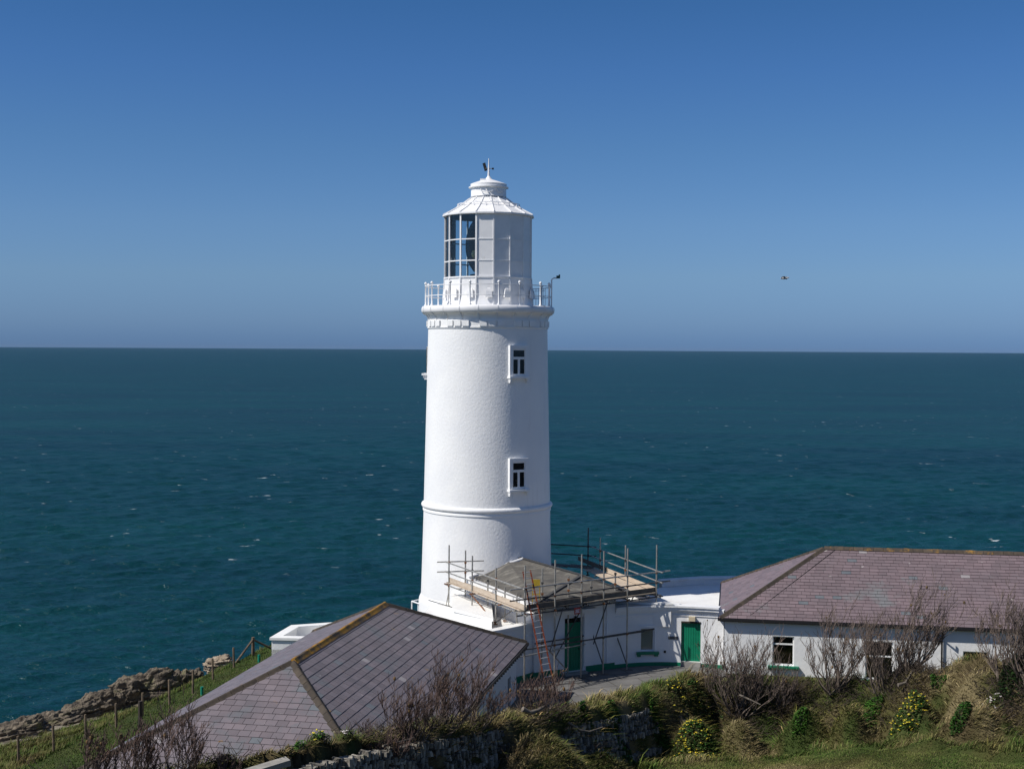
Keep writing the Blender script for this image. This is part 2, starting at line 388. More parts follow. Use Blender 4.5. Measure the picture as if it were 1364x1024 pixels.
def band(path, s0, s1, z0, z1, o0, o1, mb=None):
    """a strip following a wall (plinth, cornice, coping) between offsets o0<o1"""
    mb = mb or MB(); S = [s0] + [x for x in path.s if s0 < x < s1] + [s1]
    for a, b in zip(S, S[1:]):
        q = []
        for t in (a, b):
            i, _, _ = path.pt(t, o0); o, _, _ = path.pt(t, o1); q.append((i, o))
        (i0, p0), (i1, p1) = q
        mb.add([(i0.x, i0.y, z0), (i1.x, i1.y, z0), (p1.x, p1.y, z0), (p0.x, p0.y, z0), (i0.x, i0.y, z1), (i1.x, i1.y, z1), (p1.x, p1.y, z1), (p0.x, p0.y, z1)],
               [(0, 1, 2, 3), (7, 6, 5, 4), (3, 2, 6, 7), (1, 0, 4, 5)] + ([(0, 3, 7, 4)] if a == s0 else []) + ([(2, 1, 5, 6)] if b == s1 else []))
    return mb
def sash(path, hole, parent, depth=.13, transom=None, mull=False, blind=False, bars=.055):
    """window in an opening: pane, frame bars"""
    a, b, c, d = hole; q, dr, n = path.pt((a + b) / 2, -depth + .03); X = Vector((dr.x, dr.y, 0)); Nn = Vector((n.x, n.y, 0)); Z = Vector((0, 0, 1)); C = Vector((q.x, q.y, (c + d) / 2)); W, H_ = b - a, d - c
    f = MB(); bw = bars
    for sgn in (-1, 1):
        f.box(C + X * sgn * (W / 2 - bw / 2), bw, .07, H_, (X, Nn, Z)); f.box(C + Z * sgn * (H_ / 2 - bw / 2), W - 2 * bw, .066, bw, (X, Nn, Z))
    if transom: f.box(C + Z * (transom * H_ - H_ / 2), W - 2 * bw, .068, bw * 1.1, (X, Nn, Z))
    if mull:
        hh = transom * H_ if transom else H_
        f.box(C + Z * (-H_ / 2 + hh / 2), bw * 1.2, .064, hh - bw * 1.6, (X, Nn, Z))
    fr = f.build('window', WFRAME, parent)
    MB().box(C - Nn * .012, W, .008, H_, (X, Nn, Z)).build('pane', WGLASS, fr)
    MB().box(C - Nn * .09, W + .1, .02, H_ + .1, (X, Nn, Z)).build('blind' if blind else 'dark_room', CURTAIN if blind else GRATE, fr)
    return fr, C, X, Nn, W, H_

# ------------------------------------------------------------------ the ground
HEDGE_PX = [(380, 1006, 34, 2.3, .5), (460, 989, 36, 2.3, .5), (560, 973, 39.5, 2.1, .5), (640, 962, 42.5, 2.1, .6), (720, 951, 46, 2.1, .8), (800, 936, 50, 2.2, .9),
            (860, 920, 53, 2.2, 1.1), (930, 901, 56, 2.1, 2.0), (980, 907, 56, 1.9, 2.4), (1100, 906, 55, 2.0, 2.4), (1200, 899, 53, 2.2, 2.6), (1280, 888, 51, 2.3, 2.6), (1364, 880, 49, 2.5, 2.6)]
HP = [(*at(px, py, Y), dr, fw) for px, py, Y, dr, fw in HEDGE_PX]
HP = [(-60, 20, 6.5, 2, 1.5), (-32, 27, 4.9, 2, 1.5), (-14.5, 32, 4.1, 2.2, 1.0), (-9.5, 33.2, 4.15, 2.2, .6)] + HP + [(24, 46.5, 4.4, 2.4, 2.4), (36, 42, 5.4, 2.4, 2.4), (80, 25, 9, 2.4, 2.4)]
HP = np.array(HP)
EDGE = np.array([(-90, 20), (-60, 38), (-40, 55), (-28.5, 68), (-24.5, 78), (-20.5, 87), (-12, 87), (0, 89), (20, 92), (45, 88), (100, 70)], float)
def poly_dist(x, y, P):
    """signed distance to a polyline running west to east (positive on its near, camera side), segment index, fraction"""
    best = np.full(x.shape, 1e9); sgn = np.ones(x.shape); seg = np.zeros(x.shape, int); fr = np.zeros(x.shape)
    for i in range(len(P) - 1):
        ax, ay, bx, by = P[i, 0], P[i, 1], P[i + 1, 0], P[i + 1, 1]; dx, dy = bx - ax, by - ay; L2 = dx * dx + dy * dy
        t = np.clip(((x - ax) * dx + (y - ay) * dy) / L2, 0, 1); ex, ey = x - ax - t * dx, y - ay - t * dy; d = np.hypot(ex, ey)
        k = d < best; best = np.where(k, d, best); s_ = np.where((ex * dy - ey * dx) >= 0, 1., -1.); sgn = np.where(k, s_, sgn); seg = np.where(k, i, seg); fr = np.where(k, t, fr)
    return best * sgn, seg, fr
MOUNDS = [(at(718, 1000, 42.3), 2.5, 1.75), (at(598, 1022, 37.9), 1.3, .9), (at(800, 1012, 46.5), 1.4, .7), (at(925, 985, 52.2), 1.6, 1.3), (at(985, 985, 52.0), 1.3, 1.3), (at(1070, 975, 51.8), 1.5, 1.4),
          (at(1135, 970, 50.8), 1.2, 1.3), (at(1222, 955, 49.8), 1.5, 1.4), (at(1300, 945, 47.8), 1.4, 1.3), (at(640, 1000, 40.6), 1.0, .7)]
def ground_parts(x, y):
    x = np.asarray(x, float); y = np.asarray(y, float)
    d, sg, t = poly_dist(x, y, HP); zc = HP[sg, 2] * (1 - t) + HP[sg + 1, 2] * t; dr = HP[sg, 3] * (1 - t) + HP[sg + 1, 3] * t; fw = HP[sg, 4] * (1 - t) + HP[sg + 1, 4] * t
    return d, zc, dr, fw
def H(x, y):
    x = np.asarray(x, float); y = np.asarray(y, float)
    d, zc, dr, fw = ground_parts(x, y); cw = .28; tame = .38 + .62 * sstep((fw - 1.0) / .8)
    zc = zc + .22 * fbm(x * .8, y * .8, 3, 3)
    dd = np.maximum(0, d - cw - fw); wsum = 0; fsum = 0
    for hp in HP:
        q = 1 / ((x - hp[0]) ** 2 + (y - hp[1]) ** 2 + .5) ** 4; wsum = wsum + q; fsum = fsum + q * (hp[2] - hp[3])
    mixf = sstep(dd / 3.0); front = (zc - dr * sstep((d - cw) / fw)) * (1 - mixf) + fsum / wsum * mixf + .05 * np.minimum(dd, 9) + .28 * np.maximum(0, dd - 9)
    cap = 14.5 - .3137 * y; front = front + (np.minimum(front, cap) - front) * sstep((40 - y) / 4)
    xl = -13 + (y - 39) * .213; dl = np.maximum(0, (xl - x) * .978)
    back = -.12 - .30 * sstep(dl / 2) - .16 * dl - .12 * sstep((dl - 9.1) / .35) - .03 * np.maximum(0, y - 58) * sstep(dl / 4) - .09 * np.maximum(0, y - 58) * sstep((dl - 9.2) / 3) - .05 * np.maximum(0, dl - 9.6)
    bank = np.where(d < 0, zc + (np.minimum(back, zc) - zc) * sstep((-d - cw) / 1.7), 0)
    z = np.where(d >= 0, front, bank)
    for c, r_, h in MOUNDS:
        q = [1 / ((c.x - hp[0]) ** 2 + (c.y - hp[1]) ** 2 + .5) ** 4 for hp in HP]; fb = sum(k * (hp[2] - hp[3]) for k, hp in zip(q, HP)) / sum(q)
        gm = np.exp(-((x - c.x) ** 2 + (y - c.y) ** 2) / (r_ * r_ * .6)); mz = fb - .9 + (h + .9) * gm - 40 * np.clip(.06 - gm, 0, 1); k = .18
        hh = np.clip(.5 + .5 * (mz - z) / k, 0, 1); z = np.where(d > -.3, z + (mz - z) * hh + k * hh * (1 - hh), z)
    wild = np.clip(np.where(d >= 0, 1 - sstep((d - cw - fw - .5) / 2.5), 1 - sstep((-d - 1.2) / .8)), 0, 1)
    wild = np.maximum(wild, .55 * sstep((dl - 9.2) / 1.0))
    z = z + wild * tame * (.15 * fbm(x * 1.1, y * 1.1, 21, 3) + .10 * fbm(x * 3.1, y * 3.1, 31, 2) + .62 * np.abs(2 * vnoise(x * .85 + .3 * y, y * .95, 23) - 1) + .26 * np.abs(2 * vnoise(x * 2.0, y * 2.2, 27) - 1) - .36) + .04 * fbm(x * .9, y * .9, 41, 3) * (dl + np.maximum(d, 0) > .5)
    e, _, _ = poly_dist(x, y, EDGE); e = -e
    z = z - .22 * np.maximum(0, y - 74) * sstep((x + 8) / 6)
    z = z - np.where(e > -2.0, 1.1 * sstep((e + 2) / 2), 0) - np.where(e > 0, np.minimum(2.4 * e, 41), 0)
    rk = sstep((e + 6.0) / 2.5)
    z = z + rk * (.40 * fbm(x * .55, y * .55, 51, 4) + .22 * np.abs(2 * vnoise(x * 1.1 + y * .5, y * 2.0, 57) - 1) - .1)
    return z
def mound(x, y):
    return sum(h * np.exp(-((x - c.x) ** 2 + (y - c.y) ** 2) / (r_ * r_ * .6)) for c, r_, h in MOUNDS)
def H1(x, y): return float(H(np.array([x]), np.array([y]))[0])
def axis(segs):
    r_ = []
    for a, b, st in segs: r_.append(np.arange(a, b, st))
    return np.concatenate(r_ + [np.array([segs[-1][1]])])
gx = axis([(-95, -34, 2.0), (-34, -15, .35), (-15, 25, .17), (25, 40, .6), (40, 100, 3.0)]); gy = axis([(-8, 30, 1.2), (30, 61, .17), (61, 92, .4), (92, 125, 1.5)])
GX, GY = np.meshgrid(gx, gy); GZ = H(GX, GY)
def turf_colour(x, y, z):
    """what grows there: lush green, olive, straw, bare brown, rock at the cliff edge"""
    x = np.asarray(x, float); y = np.asarray(y, float)
    d, zc, dr, fw = ground_parts(x, y); xl = -13 + (y - 39) * .213; dl = np.maximum(0, (xl - x) * .978)
    n1 = fbm(x * .35, y * .35, 61, 4); n2 = fbm(x * 1.3, y * 1.3, 71, 4); n3 = fbm(x * .9 + 40, y * .9, 81, 3)
    green = np.array((.054, .096, .017)); olive = np.array((.118, .114, .034)); straw = np.array((.33, .265, .14)); brown = np.array((.085, .058, .030))
    dryness = np.clip(.42 + .6 * n1 + 1.3 * n2, 0, .92)
    mnd = np.clip(mound(x, y) * 2.6, 0, 1); field = sstep((d - .45 - fw - .5) / 1.0) * (1 - mnd)             # the mown strip in front of the bank
    dry_field = np.clip(.14 + .5 * n2 + .42 * sstep((d - .45 - fw - 2.9 + 1.2 * n1) / 1.6), 0, 1)
    dryness = np.where(d > 0, dryness * (1 - field) + dry_field * field, dryness)
    lawn = sstep(dl / 1.0) * (1 - sstep((dl - 9.3) / .7)) * (d < -1); dryness = dryness * (1 - lawn) + np.clip(.06 + .25 * n2, 0, 1) * lawn
    rough = sstep((dl - 9.5) / .8) * (d < -1); dryness = dryness * (1 - rough) + np.clip(.24 + .5 * n2 + .3 * n3, 0, 1) * rough
    k = dryness[..., None]; crease = (1 - np.abs(2 * vnoise(x * .85 + .3 * y, y * .95, 23) - 1)); up_b = (d > -.5) * (1 - sstep((d - 1.9) / 1.3))
    c = np.where(k < .5, green + (olive - green) * (k / .5), olive + (straw - olive) * ((k - .5) / .5))
    b = np.clip((n3 - .12) * 2.2 + up_b * np.clip(.16 + 1.2 * n2, 0, .55) + (d > -1) * .5 * sstep((crease - .72) / .25), 0, 1)[..., None] * (1 - .8 * np.maximum(field * (d > 0), lawn))[..., None]
    return c * (1 - b * .75) + brown * b * .75, rough
GC, _rg = turf_colour(GX, GY, GZ)
gap_shade = (.46 + .2 * _rg)[..., None]; GC = GC * gap_shade + np.array((.024, .020, .011)) * (1 - gap_shade)  # turf colour darkened under the grass to paint shade between the blades
ge, _, _ = poly_dist(GX, GY, EDGE); ge = -ge
rk = sstep((ge + 7.0 - 3.0 * sstep((GY - 72) / 8) + 1.5 * fbm(GX * .5, GY * .5, 91, 3)) / 1.6)[..., None]
GC = GC * (1 - rk) + rk * np.where((fbm(GX * 1.5, GY * 1.5, 95, 4) > .0)[..., None], np.array((.21, .185, .145)), np.array((.095, .082, .064)))
ny, nx = GX.shape; idx = np.arange(nx * ny).reshape(ny, nx)
gf = np.stack([idx[:-1, :-1], idx[:-1, 1:], idx[1:, 1:], idx[1:, :-1]], -1).reshape(-1, 4)
ground = np_mesh('ground', np.stack([GX, GY, GZ], -1).reshape(-1, 3), gf, SOILM, GC.reshape(-1, 3), smooth=True); tag(ground, kind='structure')

# ------------------------------------------------------------------ the sea
SEA_Z = -39.0
SEAM = bpy.data.materials.new('sea_water'); SEAM.use_nodes = True; N = SEAM.node_tree.nodes; L = SEAM.node_tree.links
N.remove(N['Principled BSDF']); so_ = N['Material Output']
g = N.new('ShaderNodeNewGeometry')
def sea_noise(scale, stretch, detail=5, rough=.55, off=0.0, rotz=.35):
    mp = N.new('ShaderNodeMapping'); mp.inputs['Rotation'].default_value = (0, 0, rotz); mp.inputs['Scale'].default_value = stretch; mp.inputs['Location'].default_value = (off, off, off); L.new(g.outputs['Position'], mp.inputs[0])
    n_ = N.new('ShaderNodeTexNoise'); n_.inputs['Scale'].default_value = scale; n_.inputs['Detail'].default_value = detail; n_.inputs['Roughness'].default_value = rough; L.new(mp.outputs[0], n_.inputs['Vector']); return n_.outputs['Fac']
def mth(op, a, b=None, c=None):
    k = N.new('ShaderNodeMath'); k.operation = op
    for i, v in enumerate((a, b, c)):
        if v is None: continue
        if isinstance(v, (int, float)): k.inputs[i].default_value = v
        else: L.new(v, k.inputs[i])
    return k.outputs[0]
def mrange(v, a, b, c=0, d=1):
    k = N.new('ShaderNodeMapRange'); k.inputs[1].default_value = a; k.inputs[2].default_value = b; k.inputs[3].default_value = c; k.inputs[4].default_value = d; L.new(v, k.inputs[0]); return k.outputs[0]
swell = sea_noise(.030, (.45, 1, 1), 3); chop = sea_noise(.13, (.5, 1, 1), 6, .62, 3.3, .2); rip = sea_noise(.7, (.6, 1, 1), 4, .6, 9.1, .45)
bp1 = N.new('ShaderNodeBump'); bp1.inputs['Distance'].default_value = 5; bp1.inputs['Strength'].default_value = 1; L.new(swell, bp1.inputs['Height'])
bp2 = N.new('ShaderNodeBump'); bp2.inputs['Distance'].default_value = 2.5; bp2.inputs['Strength'].default_value = 1; L.new(chop, bp2.inputs['Height']); L.new(bp1.outputs[0], bp2.inputs['Normal'])
bp3 = N.new('ShaderNodeBump'); bp3.inputs['Distance'].default_value = .5; bp3.inputs['Strength'].default_value = .8; L.new(rip, bp3.inputs['Height']); L.new(bp2.outputs[0], bp3.inputs['Normal'])
body = N.new('ShaderNodeMix'); body.data_type = 'RGBA'; body.inputs[6].default_value = (.0028, .030, .040, 1); body.inputs[7].default_value = (.0032, .041, .047, 1)
L.new(mrange(sea_noise(.010, (.4, 1, 1), 4, .5, 20), .35, .65), body.inputs[0])
dif = N.new('ShaderNodeBsdfDiffuse'); L.new(body.outputs[2], dif.inputs[0]); L.new(bp2.outputs[0], dif.inputs['Normal'])
glo = N.new('ShaderNodeBsdfGlossy'); glo.inputs['Roughness'].default_value = .22; glo.inputs[0].default_value = (.66, .79, .85, 1); L.new(bp3.outputs[0], glo.inputs['Normal'])
fr_ = N.new('ShaderNodeFresnel'); fr_.inputs[0].default_value = 1.33; L.new(bp3.outputs[0], fr_.inputs['Normal'])
wmix = N.new('ShaderNodeMixShader'); L.new(mth('MINIMUM', mth('MULTIPLY', fr_.outputs[0], .72), .26), wmix.inputs[0]); L.new(dif.outputs[0], wmix.inputs[1]); L.new(glo.outputs[0], wmix.inputs[2])
foam = N.new('ShaderNodeBsdfDiffuse'); foam.inputs[0].default_value = (.62, .66, .68, 1)
gate = mrange(sea_noise(.0065, (1, 1, 1), 3, .5, 44), .42, .62); crest = mrange(sea_noise(.26, (.5, 1, 1), 2, .5, 71, .25), .715, .75); frag = mrange(sea_noise(.9, (.6, 1.2, 1), 3, .6, 13, .1), .46, .60)
fmask = mth('MULTIPLY', mth('MULTIPLY', gate, crest), frag)
fmix = N.new('ShaderNodeMixShader'); L.new(fmask, fmix.inputs[0]); L.new(wmix.outputs[0], fmix.inputs[1]); L.new(foam.outputs[0], fmix.inputs[2]); L.new(fmix.outputs[0], so_.inputs[0])
# real waves where they can be told apart, level water farther out
rr_ = 55.0 / np.tan(np.linspace(math.atan(55 / 150.), math.atan(55 / 45000.), 900)); rr_ = np.concatenate([[60., 110.], rr_]); aa = np.linspace(-34, 34, 1500) * math.pi / 180
RR_, AA = np.meshgrid(rr_, aa, indexing='ij'); SX, SY = RR_ * np.sin(AA), RR_ * np.cos(AA); cell = np.gradient(rr_)[:, None]
g_ = np.random.default_rng(3); SZ = np.zeros_like(SX)
for k in range(46):
    lam = 1.5 * (15 / 1.5) ** (k / 45.) * g_.uniform(.85, 1.15); th = math.pi * .5 + .30 + g_.normal(0, .42); amp = .0068 * lam * g_.uniform(.5, 1.2); ph = g_.uniform(0, 6.28)
    fade = sstep((lam / np.maximum(cell, .1) - 1.2) / 1.8); SZ += amp * fade * np.sin(2 * math.pi / lam * (SX * math.cos(th) + SY * math.sin(th)) + ph + .6 * np.sin(SX * .011 + k) + .5 * np.sin(SY * .013 + 2 * k))
SZ = SZ + .35 * np.maximum(SZ, 0) ** 1.5
nr, na = SX.shape; ii = np.arange(nr * na).reshape(nr, na)
sf = np.stack([ii[:-1, :-1], ii[1:, :-1], ii[1:, 1:], ii[:-1, 1:]], -1).reshape(-1, 4)[:, ::-1]
a_rest = np.linspace(34, 326, 120) * math.pi / 180; r_rest = np.array([60., 300, 1500, 8000, 45000]); R2, A2 = np.meshgrid(r_rest, a_rest, indexing='ij')
v2 = np.stack([R2 * np.sin(A2), R2 * np.cos(A2), np.zeros_like(R2)], -1).reshape(-1, 3); i2 = np.arange(len(v2)).reshape(R2.shape) + nr * na; f2 = np.stack([i2[:-1, :-1], i2[1:, :-1], i2[1:, 1:], i2[:-1, 1:]], -1).reshape(-1, 4)[:, ::-1]
sv = np.concatenate([np.stack([SX, SY, SZ], -1).reshape(-1, 3), v2]); sv[:, 2] += SEA_Z
tag(np_mesh('sea', sv, np.concatenate([sf, f2]), SEAM, smooth=True), kind='structure')

# ------------------------------------------------------------------ lighthouse
TX, TY = at(649, 600, 70).x, 70.0
def tz(py): return ZC - (py - 464.5) * TY / FPX
PXM = FPX / TY
LH = thing('lighthouse', (TX, TY, 0), 'tall round white lighthouse tower with a railed gallery and a glazed lantern room', 'lighthouse')
def ctr(z=0): return (TX, TY, z)
rb = lambda py: (np.interp(py, [425, 480, 660, 690, 790, 900], [79, 80, 84.0, 84.6, 87.4, 89.5]) / PXM)
prof = [(rb(py), tz(py)) for py in (870, 795)] + [(rb(y_), tz(y_)) for y_ in range(790, 430, -20)] + [(rb(430), tz(430))]
MB().lathe(ctr(), prof, 128).build('shaft', TOWERW, LH, 40)
MB().lathe(ctr(), [(90.5 / PXM, -.2), (90.5 / PXM, tz(800)), (89.8 / PXM, tz(796)), (88.0 / PXM, tz(792)), (rb(790) - .01, tz(790))], 128).build('plinth', TOWERW, LH, 40)
rc, zc_ = rb(674), tz(671)
MB().lathe(ctr(), [(rc - .02, zc_ - .34), (rc + .045, zc_ - .32), (rc + .045, zc_ - .20), (rc + .02, zc_ - .17)] + [(rc + .02 + .105 * math.sin(a), zc_ - .03 - .125 * math.cos(a)) for a in np.linspace(.2, math.pi - .1, 9)] + [(rc - .02, zc_ + .10)], 128).build('bead_moulding', TOWERW, LH, 50)
def tower_dir(th): return Vector((math.sin(th), -math.cos(th), 0)), Vector((math.cos(th), math.sin(th), 0))
def tower_window(th, zt, zb, wd, whole=True):
    n, x = tower_dir(th); z = Vector((0, 0, 1)); zm = (zt + zb) / 2; r_ = float(rb(464.5 + (ZC - zm) * PXM)) + .012; C = Vector((TX, TY, zm)) + n * r_; A = (x, n, z); h = zt - zb
    s = MB(); t = .17 if whole else .05; dpt = .26 if whole else .02
    for sg in (-1, 1): s.box(C + x * sg * (wd / 2 + t / 2 - .02) - n * .02, t, dpt, h + 2 * t, A)
    s.box(C + z * (h / 2 + t / 2) - n * .022, wd, dpt, t, A)
    wdw = s.build('window', TOWERW, LH)
    f = MB(); bw = .075; ff = n * (.012 if whole else -.075)
    for sg in (-1, 1): f.box(C + x * sg * (wd / 2 - bw / 2) + ff, bw, .10, h, A)
    f.box(C + z * (h / 2 - bw / 2) + ff, wd, .098, bw, A); f.box(C - z * (h / 2 - bw * .8) + ff, wd, .098, bw * 1.6, A)
    f.box(C + z * (h * .16) + ff, wd, .102, .13, A); f.box(C - z * (h * .18) + ff, .12, .096, h * .62, A)
    f.build('frame', WFRAME, wdw)
    MB().box(C + n * .002, wd, .05, h, A).build('pane', WGLASS_T, wdw)
    sl_ = MB().box(C - z * (h / 2 + .06) + n * .03, wd + .42, .42, .10, A)
    for sg in (-1, 1):
        sl_.box(C - z * (h / 2 + .17) + x * sg * (wd / 2 + .09) + n * .02, .13, .30, .13, A); sl_.box(C - z * (h / 2 + .28) + x * sg * (wd / 2 + .09) - n * .02, .10, .26, .10, A)
    sl_.build('sill', TOWERW, wdw)
WGLASS_T = mat('dark_tower_window_glass', (.010, .011, .013), (.018, .018, .02), .08, 3, spec=.6)
tower_window(R(30.3), tz(465), tz(500), .80); tower_window(R(29.5), tz(609), tz(644.5), .80); tower_window(R(-94), tz(464), tz(498), .80, False)
MB().lathe(ctr(), [(rb(440) - .01, tz(439)), (rb(440) + .05, tz(438.5)), (rb(440) + .05, tz(436.8)), (rb(440) + .02, tz(436.4)), (rb(440) + .02, tz(428))] +
           [(3.10 + .25 * (1 - math.cos(a)) , tz(428 - 8.6 * math.sin(a))) for a in np.linspace(0, math.pi / 2, 8)] + [(3.38, tz(418.8))], 128).build('cove', TOWERW, LH, 40)
for k in range(22):
    bk = MB()
    th = R(-171 + 360 / 22 * k); n, x = tower_dir(th); z = Vector((0, 0, 1))
    for i in range(7):
        a, b = i / 7 * math.pi / 2, (i + 1) / 7 * math.pi / 2; p = Vector((TX, TY, tz(428 - 8.6 * math.sin((a + b) / 2)))) + n * (3.10 + .25 * (1 - math.cos((a + b) / 2)) + .01)
        bk.box(p, .06, .07, .075, (x, n, z))
    bk.build('cove_rib', TOWERW, LH)
for k in range(44):
    if k % 4 == 3: continue
    n, x = tower_dir(R(-171 + 360 / 44 * (k + .5))); MB().box(Vector((TX, TY, tz(432.6))) + n * (rb(433) + .05), .36, .10, .29, (x, n, Vector((0, 0, 1)))).build('corbel_block', TOWERW, LH)
rimz = tz(414.2)
MB().lathe(ctr(), [(3.36 + .11 * math.sin(a), rimz - .19 * math.cos(a)) for a in np.linspace(.15, math.pi - .12, 14)] + [(2.2, rimz + .185), ], 128).build('gallery_deck', WPAINT, LH, 45)
for k in range(22):
    col_ = MB()
    th = R(-171 + 360 / 22 * k); dth = .009
    for a in np.linspace(.2, math.pi - .3, 9)[:-1]:
        a2 = a + (math.pi - .5) / 8; vs = [(TX + (3.36 + .13 * math.sin(q)) * math.sin(t), TY - (3.36 + .13 * math.sin(q)) * math.cos(t), rimz - .205 * math.cos(q)) for q in (a, a2) for t in (th - dth, th + dth)]
        col_.add(vs, [(0, 1, 3, 2)])
    col_.build('rim_joint', WPAINT, LH)
# gallery railing
rail = MB(); RR = 3.27; zd = rimz + .18
for zr, rr_ in ((zd + .52, .022), (zd + 1.04, .024)):
    rail.tube([(TX + RR * math.sin(R(a)), TY - RR * math.cos(R(a)), zr) for a in range(0, 361, 5)], rr_, 6, False)
gr = rail.build('gallery_railing', WPAINT, LH, 60)
for k in range(16):
    th = R(-15 + 360 / 16 * k + (3 if k % 2 else 0)); n, x = tower_dir(th); p = Vector((TX, TY, zd)) + n * RR
    MB().lathe(p, [(.075, zd), (.075, zd + .06), (.042, zd + .10), (.036, zd + 1.02), (.05, zd + 1.04), (.05, zd + 1.07), (.03, zd + 1.09), (.072, zd + 1.13), (.078, zd + 1.17), (.05, zd + 1.22), (.004, zd + 1.25)], 8).build('railing_post', WPAINT, gr, 60)
gt = MB()
for k in range(11):
    n, x = tower_dir(R(112 + 4.2 * k)); p = Vector((TX, TY, zd)) + n * (RR - .02); gt.tube([p, p + Vector((0, 0, 1.08))], .014, 5)
for zr in (.12, .6, .92): gt.tube([Vector((TX, TY, zd + zr)) + tower_dir(R(112 + 4.2 * k))[0] * (RR - .02) for k in range(11)], .016, 5)
gt.build('gallery_gate', WPAINT, LH, 60)
# floodlight on a bent bracket
n, x = tower_dir(R(82)); p = Vector((TX, TY, zd)) + n * (RR + .06)
fl = MB().tube([p, p + Vector((0, 0, 1.42)), p + Vector((.12, 0, 1.5)), p + Vector((.26, 0, 1.5))], .035, 6).build('lamp_bracket', WPAINT, LH, 50)
MB().box(p + Vector((.33, -.02, 1.55)), .17, .2, .14).box(p + Vector((.40, -.02, 1.58)), .07, .24, .19).build('floodlight', mat('dark_green_metal', (.012, .05, .045), rough=.5), fl)
# lantern: 16-sided murette, glazing to seaward, blank panels to landward
NS = 16; V0 = 7.9
def vdir(k): return tower_dir(R(V0 + 22.5 * k))[0]
def ring16(r_, z_): return [Vector((TX, TY, z_)) + vdir(k) * r_ for k in range(NS)]
def loft16(mb, rs):
    vs = [p for r_, z_ in rs for p in ring16(r_, z_)]
    return mb.add(vs, [(i * NS + k, i * NS + (k + 1) % NS, (i + 1) * NS + (k + 1) % NS, (i + 1) * NS + k) for i in range(len(rs) - 1) for k in range(NS)])
zm0, zg0, zg1 = zd - .02, tz(371.5), tz(291.5); RL = 57.6 / PXM
mu = MB(); loft16(mu, [(RL + .13, zm0), (RL + .12, zm0 + .12), (RL + .04, zm0 + .55), (RL + .02, zg0 - .08), (RL + .07, zg0 - .07), (RL + .07, zg0), (RL - .10, zg0 + .003)])
mu.add([Vector((TX, TY, zg0 - .02)) + vdir(k) * (RL - .05) for k in range(NS)], [tuple(range(NS))])
mu = mu.build('murette', WPAINT, LH)
for k in range(NS): MB().beam(Vector((TX, TY, zm0 + .05)) + vdir(k) * (RL + .12), Vector((TX, TY, zg0)) + vdir(k) * (RL + .03), .075, .05, vdir(k)).build('corner_strip', WPAINT, mu)
for th in range(-79, 90, 23):
    n, x = tower_dir(R(th + 11.5 + .5)); c = Vector((TX, TY, zm0 + .45)) + n * (RL + .075); z = Vector((0, 0, 1))
    v_ = MB(); P8 = []
    for zz, wd_, dp in ((-.01, .185, .115), (.30, .135, .09), (.42, .11, .06), (.46, .06, .02)):
        P8 += [c + z * zz + x * (sx_ * wd_) + n * (.0 if q == 0 else dp) for q in (0, 1) for sx_ in ((-1, 1) if q == 0 else (1, -1))]
    v_.add(P8, [(i * 4 + j, i * 4 + (j + 1) % 4, (i + 1) * 4 + (j + 1) % 4, (i + 1) * 4 + j) for i in range(3) for j in range(4)] + [(0, 3, 2, 1), (12, 13, 14, 15)])
    v_.build('ventilator', WPAINT, mu)
GL = list(range(-11, -1)); BLK = [k for k in range(NS) if ((k + 5) % NS - 5) not in [((q + NS + 5) % NS) - 5 for q in GL]]
GLs = set(q % NS for q in GL)
blank = MB()
for k in range(NS):
    if k in GLs: continue
    a, b = vdir(k), vdir(k + 1); z0_, z1_ = zg0 + .005, zg1
    blank.add([Vector((TX, TY, z0_)) + a * RL, Vector((TX, TY, z0_)) + b * RL, Vector((TX, TY, z1_)) + b * RL, Vector((TX, TY, z1_)) + a * RL,
               Vector((TX, TY, z0_)) + a * (RL - .06), Vector((TX, TY, z0_)) + b * (RL - .06), Vector((TX, TY, z1_)) + b * (RL - .06), Vector((TX, TY, z1_)) + a * (RL - .06)],
              [(0, 1, 2, 3), (7, 6, 5, 4), (1, 5, 6, 2), (4, 0, 3, 7)])
blank = blank.build('blank_panels', WPAINT, LH)
zbars = [zg0, tz(351.2), tz(323.6), zg1]
bs, gb = MB(), MB()
for k in range(NS):
    p0, p1 = Vector((TX, TY, zg0)) + vdir(k) * (RL + .01), Vector((TX, TY, zg1)) + vdir(k) * (RL + .01); glz = k in GLs or (k - 1) % NS in GLs
    (gb if glz else bs).beam(p0, p1, .085 if glz else .06, .07 if glz else .035, vdir(k))
    for j in (1, 2):
        a, b = Vector((TX, TY, zbars[j])) + vdir(k) * (RL + .008), Vector((TX, TY, zbars[j])) + vdir(k + 1) * (RL + .008)
        (gb if k in GLs else bs).beam(a, b, .05 if k in GLs else .03, .055 if k in GLs else .04)
bs.build('panel_strip', WPAINT, blank)
gbar = gb.build('glazing_bars', WPAINT, LH)
for k in sorted(GLs):
    gp = MB(); q = []
    for j in range(3):
        vs = [Vector((TX, TY, zbars[j + (t > 1)])) + vdir(k + (t in (1, 2))) * (RL - .012) for t in range(4)]; gp.add(vs, [(0, 1, 2, 3)])
    gp.build('glass_pane', LGLASS, gbar)
